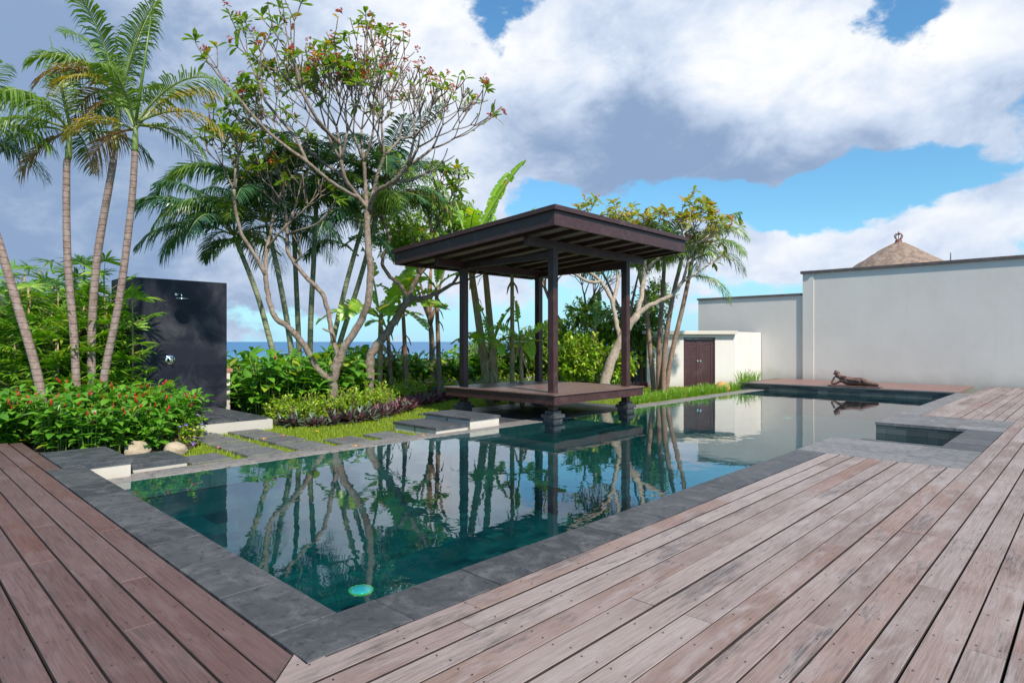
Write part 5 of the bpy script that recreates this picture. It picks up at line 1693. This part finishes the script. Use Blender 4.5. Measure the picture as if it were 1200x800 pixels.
def rosette(seed, m_='rhoeo', L=0.30, n=22, name='rosette_plant'):
    rg = random.Random(seed)
    lf = MB()
    for s_ in range(3):
        a0 = rg.uniform(0, 6.28); c = Vector((math.cos(a0), math.sin(a0), 0)) * rg.uniform(0.03, 0.12)
        for i in range(n // 2):
            a = i * 2.4 + rg.uniform(-0.2, 0.2); e = rg.uniform(0.25, 1.25)
            dd = Vector((math.cos(a) * math.cos(e), math.sin(a) * math.cos(e), math.sin(e)))
            l_ = L * rg.uniform(0.7, 1.1)
            lf.leaf(c, dd, across(dd, rg.uniform(-0.2, 0.2)), l_, l_ * 0.17, rg.uniform(0.1, 0.45), 0.45, 4, 0.38)
    return lf.build(name, M[m_])
def tuft(seed, h=0.38, n=46, name='grass_tuft'):
    rg = random.Random(seed)
    lf = MB()
    for i in range(n):
        a = rg.uniform(0, 6.28); c = Vector((math.cos(a), math.sin(a), 0)) * rg.uniform(0, 0.12)
        e = rg.uniform(0.9, 1.5); dd = Vector((math.cos(a) * math.cos(e), math.sin(a) * math.cos(e), math.sin(e)))
        l_ = h * rg.uniform(0.6, 1.2)
        pts = [c, c + dd * l_ * 0.5, c + dd * l_ * 0.85 + Vector((math.cos(a), math.sin(a), -0.3)) * l_ * 0.10, c + dd * l_ + Vector((math.cos(a), math.sin(a), -0.9)) * l_ * 0.22]
        lf.blade(pts, [0.005, 0.008, 0.006, 0.001], across(dd, rg.uniform(-0.6, 0.6)))
    return lf.build(name, M['lily'])
def fan_palm(seed, stems=7, h=(1.2, 2.4)):
    rg = random.Random(seed)
    root = thing('lady_palm', '', '')
    st = MB(); lf = MB()
    for i in range(stems):
        a = rg.uniform(0, 6.28); b = Vector((math.cos(a), math.sin(a), 0)) * rg.uniform(0, 0.45)
        hh = rg.uniform(*h); tp = b + Vector((rg.uniform(-0.2, 0.2), rg.uniform(-0.2, 0.2), hh))
        st.tube([b + Vector((0, 0, -0.05)), b.lerp(tp, 0.5) + Vector((0.03, 0, 0)), tp], [0.02, 0.017, 0.013], 6)
        for k in range(13):
            p = b.lerp(tp, 0.28 + 0.72 * k / 12)
            az = k * 2.4 + i; e = rg.uniform(0.05, 0.9)
            d = Vector((math.cos(az) * math.cos(e), math.sin(az) * math.cos(e), math.sin(e)))
            q = p + d * rg.uniform(0.22, 0.38)
            st.tube([p, q], [0.006, 0.004], 4, cap=False)
            s_ = across(d); nu = s_.cross(d)
            m_ = rg.randint(9, 12)
            for j in range(m_):
                f = (j / (m_ - 1) - 0.5) * 2
                dd = (d * math.cos(f * 1.75) + s_ * math.sin(f * 1.75) + nu * 0.12).normalized()
                l_ = rg.uniform(0.36, 0.48) * (1 - 0.18 * abs(f))
                lf.leaf(q, dd, (nu.cross(dd)).normalized(), l_, 0.048, rg.uniform(0.15, 0.5), 0.35, 3, 0.45)
    st.build('canes', M['bark_banana'], root); lf.build('fronds', M['fan'], root)
    return root

def scatter(protos, spots, label, cat, group, rg, scale=(0.85, 1.15), zoff=0.0, used=None):
    for i, (x, y) in enumerate(spots):
        k = i % len(protos)
        src = protos[k]
        if used is not None and k not in used:
            o = src; used.add(k)
        else:
            o = copy_tree(src)
        o.location = (x, y, GZ + zoff)
        o.rotation_euler = (0, 0, rg.uniform(0, 6.28))
        s_ = rg.uniform(*scale); o.scale = (s_, s_, s_ * rg.uniform(0.9, 1.1))
        o['label'] = label; o['category'] = cat; o['group'] = group
def spread_in(poly, step, rg, jit=0.35):
    xs = [p[0] for p in poly]; ys = [p[1] for p in poly]
    out = []
    y = min(ys)
    r = 0
    while y < max(ys):
        x = min(xs) + (step / 2 if r % 2 else 0)
        while x < max(xs):
            q = (x + rg.uniform(-jit, jit) * step, y + rg.uniform(-jit, jit) * step)
            if inside(q[0], q[1], poly): out.append(q)
            x += step
        y += step * 0.87; r += 1
    return out
def along(pts, step, rg, jit=0.12):
    out = []
    for (a, b) in zip(pts[:-1], pts[1:]):
        a = Vector(a); b = Vector(b); L = (b - a).length; n = max(1, int(L / step))
        for i in range(n):
            q = a.lerp(b, (i + rg.uniform(0.3, 0.7)) / n)
            out.append((q.x + rg.uniform(-jit, jit), q.y + rg.uniform(-jit, jit)))
    return out

def planting():
    rg = random.Random(77)
    gp = [ginger(101, 11, (0.5, 0.98), 0.4), ginger(102, 11, (0.45, 1.05), 0.34), ginger(103, 12, (0.35, 0.85), 0.4)]
    gu = set()
    gm = [ginger(111, 12, (0.5, 0.95), 0.12), ginger(112, 12, (0.5, 0.95), 0.06), ginger(113, 11, (0.45, 0.9), 0.0)]
    gmu = set()
    left = [(1.75, 10.1), (2.5, 10.02), (3.0, 10.05), (3.45, 10.5), (3.95, 11.4), (3.95, 12.6), (2.6, 13.1), (0.6, 13.2), (-0.2, 11.2), (1.3, 11.15)]
    scatter(gp, spread_in(left, 0.46, rg), 'red coned ginger plant in the flower bed at the left end of the pool', 'plant', 'red gingers in the left flower bed', rg, (0.72, 1.02), 0, gu)
    mid = [(5.7, 12.4), (7.4, 12.6), (8.6, 13.6), (10.2, 15.2), (10.2, 16.0), (5.8, 16.0)]
    scatter(gm, spread_in(mid, 0.56, rg), 'tall green ginger plant behind the low bushes in front of the sea', 'plant', 'tall gingers in the middle bed', rg, (1.2, 1.5), 0, gmu)
    farb = [(10.4, 15.1), (13.8, 15.0), (16.8, 14.4), (17.0, 15.6), (10.4, 16.0)]
    scatter(gm, spread_in(farb, 0.58, rg), 'dark leaved ginger plant in the bed behind the gazebo', 'plant', 'gingers behind the gazebo', rg, (1.2, 1.55), 0, gmu)
    bp = [bush(201, 0.46, 0.72, n=560), bush(202, 0.44, 0.66, n=560)]
    bu = set()
    midb = [(5.6, 11.75), (6.4, 11.45), (7.1, 11.5), (7.9, 11.9), (9.2, 12.85), (11.2, 13.8), (11.2, 15.4), (9.0, 14.5), (7.3, 13.0), (5.6, 12.7)]
    scatter(bp, spread_in(midb, 0.48, rg), 'bright green low bush between purple border and red gingers', 'bush', 'bright low bushes in the middle bed', rg, (0.85, 1.2), 0, bu)
    vp = [bush(211, 0.42, 0.5, 'shrub', 330, 0.10, 0.028, 'violet', 9, 'flowering_bush'), bush(212, 0.44, 0.5, 'shrub', 330, 0.08, 0.04, 'orange', 3, 'flowering_bush')]
    vu = set()
    scatter(vp, along([(11.4, 13.75), (13.5, 13.75), (15.2, 13.3), (16.9, 12.9)], 0.36, rg, 0.2) + along([(11.2, 14.6), (13.5, 14.4), (15.2, 13.8), (17.0, 13.3)], 0.42, rg, 0.2) + along([(12.0, 14.9), (15.2, 14.2), (17.2, 13.4)], 0.5, rg, 0.25), 'bright green bush with a few violet or orange flowers behind the gazebo platform', 'bush', 'flowering bushes behind the gazebo', rg, (1.0, 1.4), 0, vu)
    dp = [bush(221, 0.5, 0.62, 'tree_leaf', 460, 0.09, 0.045)]
    scatter(dp, spread_in([(17.0, 12.9), (18.4, 12.5), (19.2, 12.9), (19.0, 14.4), (17.2, 14.4)], 0.62, rg), 'rounded green bush at the foot of the reddish palm stems', 'bush', 'green bushes under the right palm stems', rg, (0.9, 1.2), 0, set())
    hp_ = [bush(231, 0.55, 1.05, 'tree_leaf', 760, 0.12, 0.055), bush(232, 0.6, 1.2, 'shrub_dark', 760, 0.13, 0.05)]
    scatter(hp_, along([(11.6, 15.6), (14, 15.5), (20.2, 15.4)], 0.62, rg, 0.2) + along([(9.0, 15.9), (11.5, 15.9)], 0.7, rg, 0.2) + along([(14.5, 14.8), (20.0, 14.2)], 0.8, rg, 0.25), 'tall dense bush screening the garden wall behind the gazebo', 'bush', 'screening bushes along the garden wall', rg, (1.0, 1.35), 0, set())
    rp = [rosette(301, 'rhoeo_green'), rosette(302, 'rhoeo'), rosette(303, 'rhoeo_green')]
    ru = set()
    border = [(5.5, 11.25), (6.2, 10.85), (7.0, 10.92), (7.7, 11.18), (9.2, 12.28), (10.8, 13.08), (12.2, 13.42)]
    sp = along(border, 0.21, rg, 0.12) + along([(x - 0.02, y + 0.24) for x, y in border], 0.22, rg, 0.12) + along([(x - 0.05, y + 0.5) for x, y in border[2:]], 0.24, rg, 0.14)
    g_ = [q for q in sp if q[0] < 7.6]; p_ = [q for q in sp if q[0] >= 7.6]
    scatter([rp[0], rp[2]], g_, 'grey green rosette plant edging the bed at the foot of the big frangipani', 'plant', 'grey green rosettes under the frangipani', rg, (1.0, 1.35), 0, ru)
    scatter([rp[1]], p_, 'purple leaved rosette plant edging the lawn left of the gazebo', 'plant', 'purple rosettes along the curved lawn', rg, (1.15, 1.55), 0, set())
    rq = [rosette(304, 'rhoeo', 0.3)]
    scatter(rq, along([(17.2, 12.45), (18.3, 11.95), (19.2, 11.75)], 0.2, rg, 0.12) + along([(17.4, 12.65), (18.3, 12.2), (19.2, 12.0)], 0.22, rg, 0.12), 'dark purple rosette plant edging the bed before the garden store', 'plant', 'dark rosettes before the garden store', rg, (0.9, 1.15), 0, set())
    tf = [tuft(401), tuft(402, 0.45)]
    tu = set()
    scatter(tf, along([(13.3, 8.75), (15.5, 8.72), (18.0, 8.7), (20.3, 8.75)], 0.30, rg, 0.10) + along([(14.5, 9.2), (20.2, 9.15)], 0.42, rg, 0.25), 'tuft of tall bright grass along the pool edge right of the gazebo', 'grass tuft', 'tall grass tufts beside the pool edge', rg, (0.6, 0.95), 0, tu)
    scatter([tuft(403, 0.55, 40)], [(20.75, 8.98), (21.2, 9.05), (21.6, 9.0), (22.1, 9.05)], 'tall green grass tuft against the wall at the end of the far platform', 'grass tuft', 'grass tufts behind the far platform', rg, (0.9, 1.2), 0.05, set())
    # violet flowered edge under the left palms
    scatter([bush(213, 0.36, 0.42, 'shrub', 300, 0.09, 0.03, 'violet', 10, 'flowering_bush')], [(3.35, 10.35), (3.75, 11.2), (3.2, 11.0)], 'low bush with violet flowers among the red gingers', 'bush', 'violet flowered bushes by the shower', rg, (1.0, 1.2), 0, set())
    fp = [fan_palm(501, 9, (1.3, 2.9)), fan_palm(502, 8, (1.1, 2.6)), fan_palm(503, 10, (0.9, 2.1))]
    fu = set()
    spots = [S(5, 450, 13.0), S(35, 450, 13.6), S(62, 450, 12.6), S(92, 450, 13.3), S(112, 450, 12.7), S(124, 450, 12.2), S(20, 450, 12.0), S(75, 450, 11.8), S(-20, 450, 12.5), S(-50, 450, 13.2), S(50, 450, 14.4), S(102, 450, 14.3), S(-5, 450, 14.2), S(118, 450, 11.5), S(98, 450, 11.3), S(45, 450, 11.6), S(108, 450, 11.6), S(80, 450, 14.0), S(20, 450, 14.6), S(125, 450, 13.2)]
    scatter(fp, [(p.x, p.y) for p in spots], 'lady palm with fan leaves behind the left palm trunks', 'palm', 'lady palms beside the shower wall', rg, (0.95, 1.15), 0, fu)
planting()
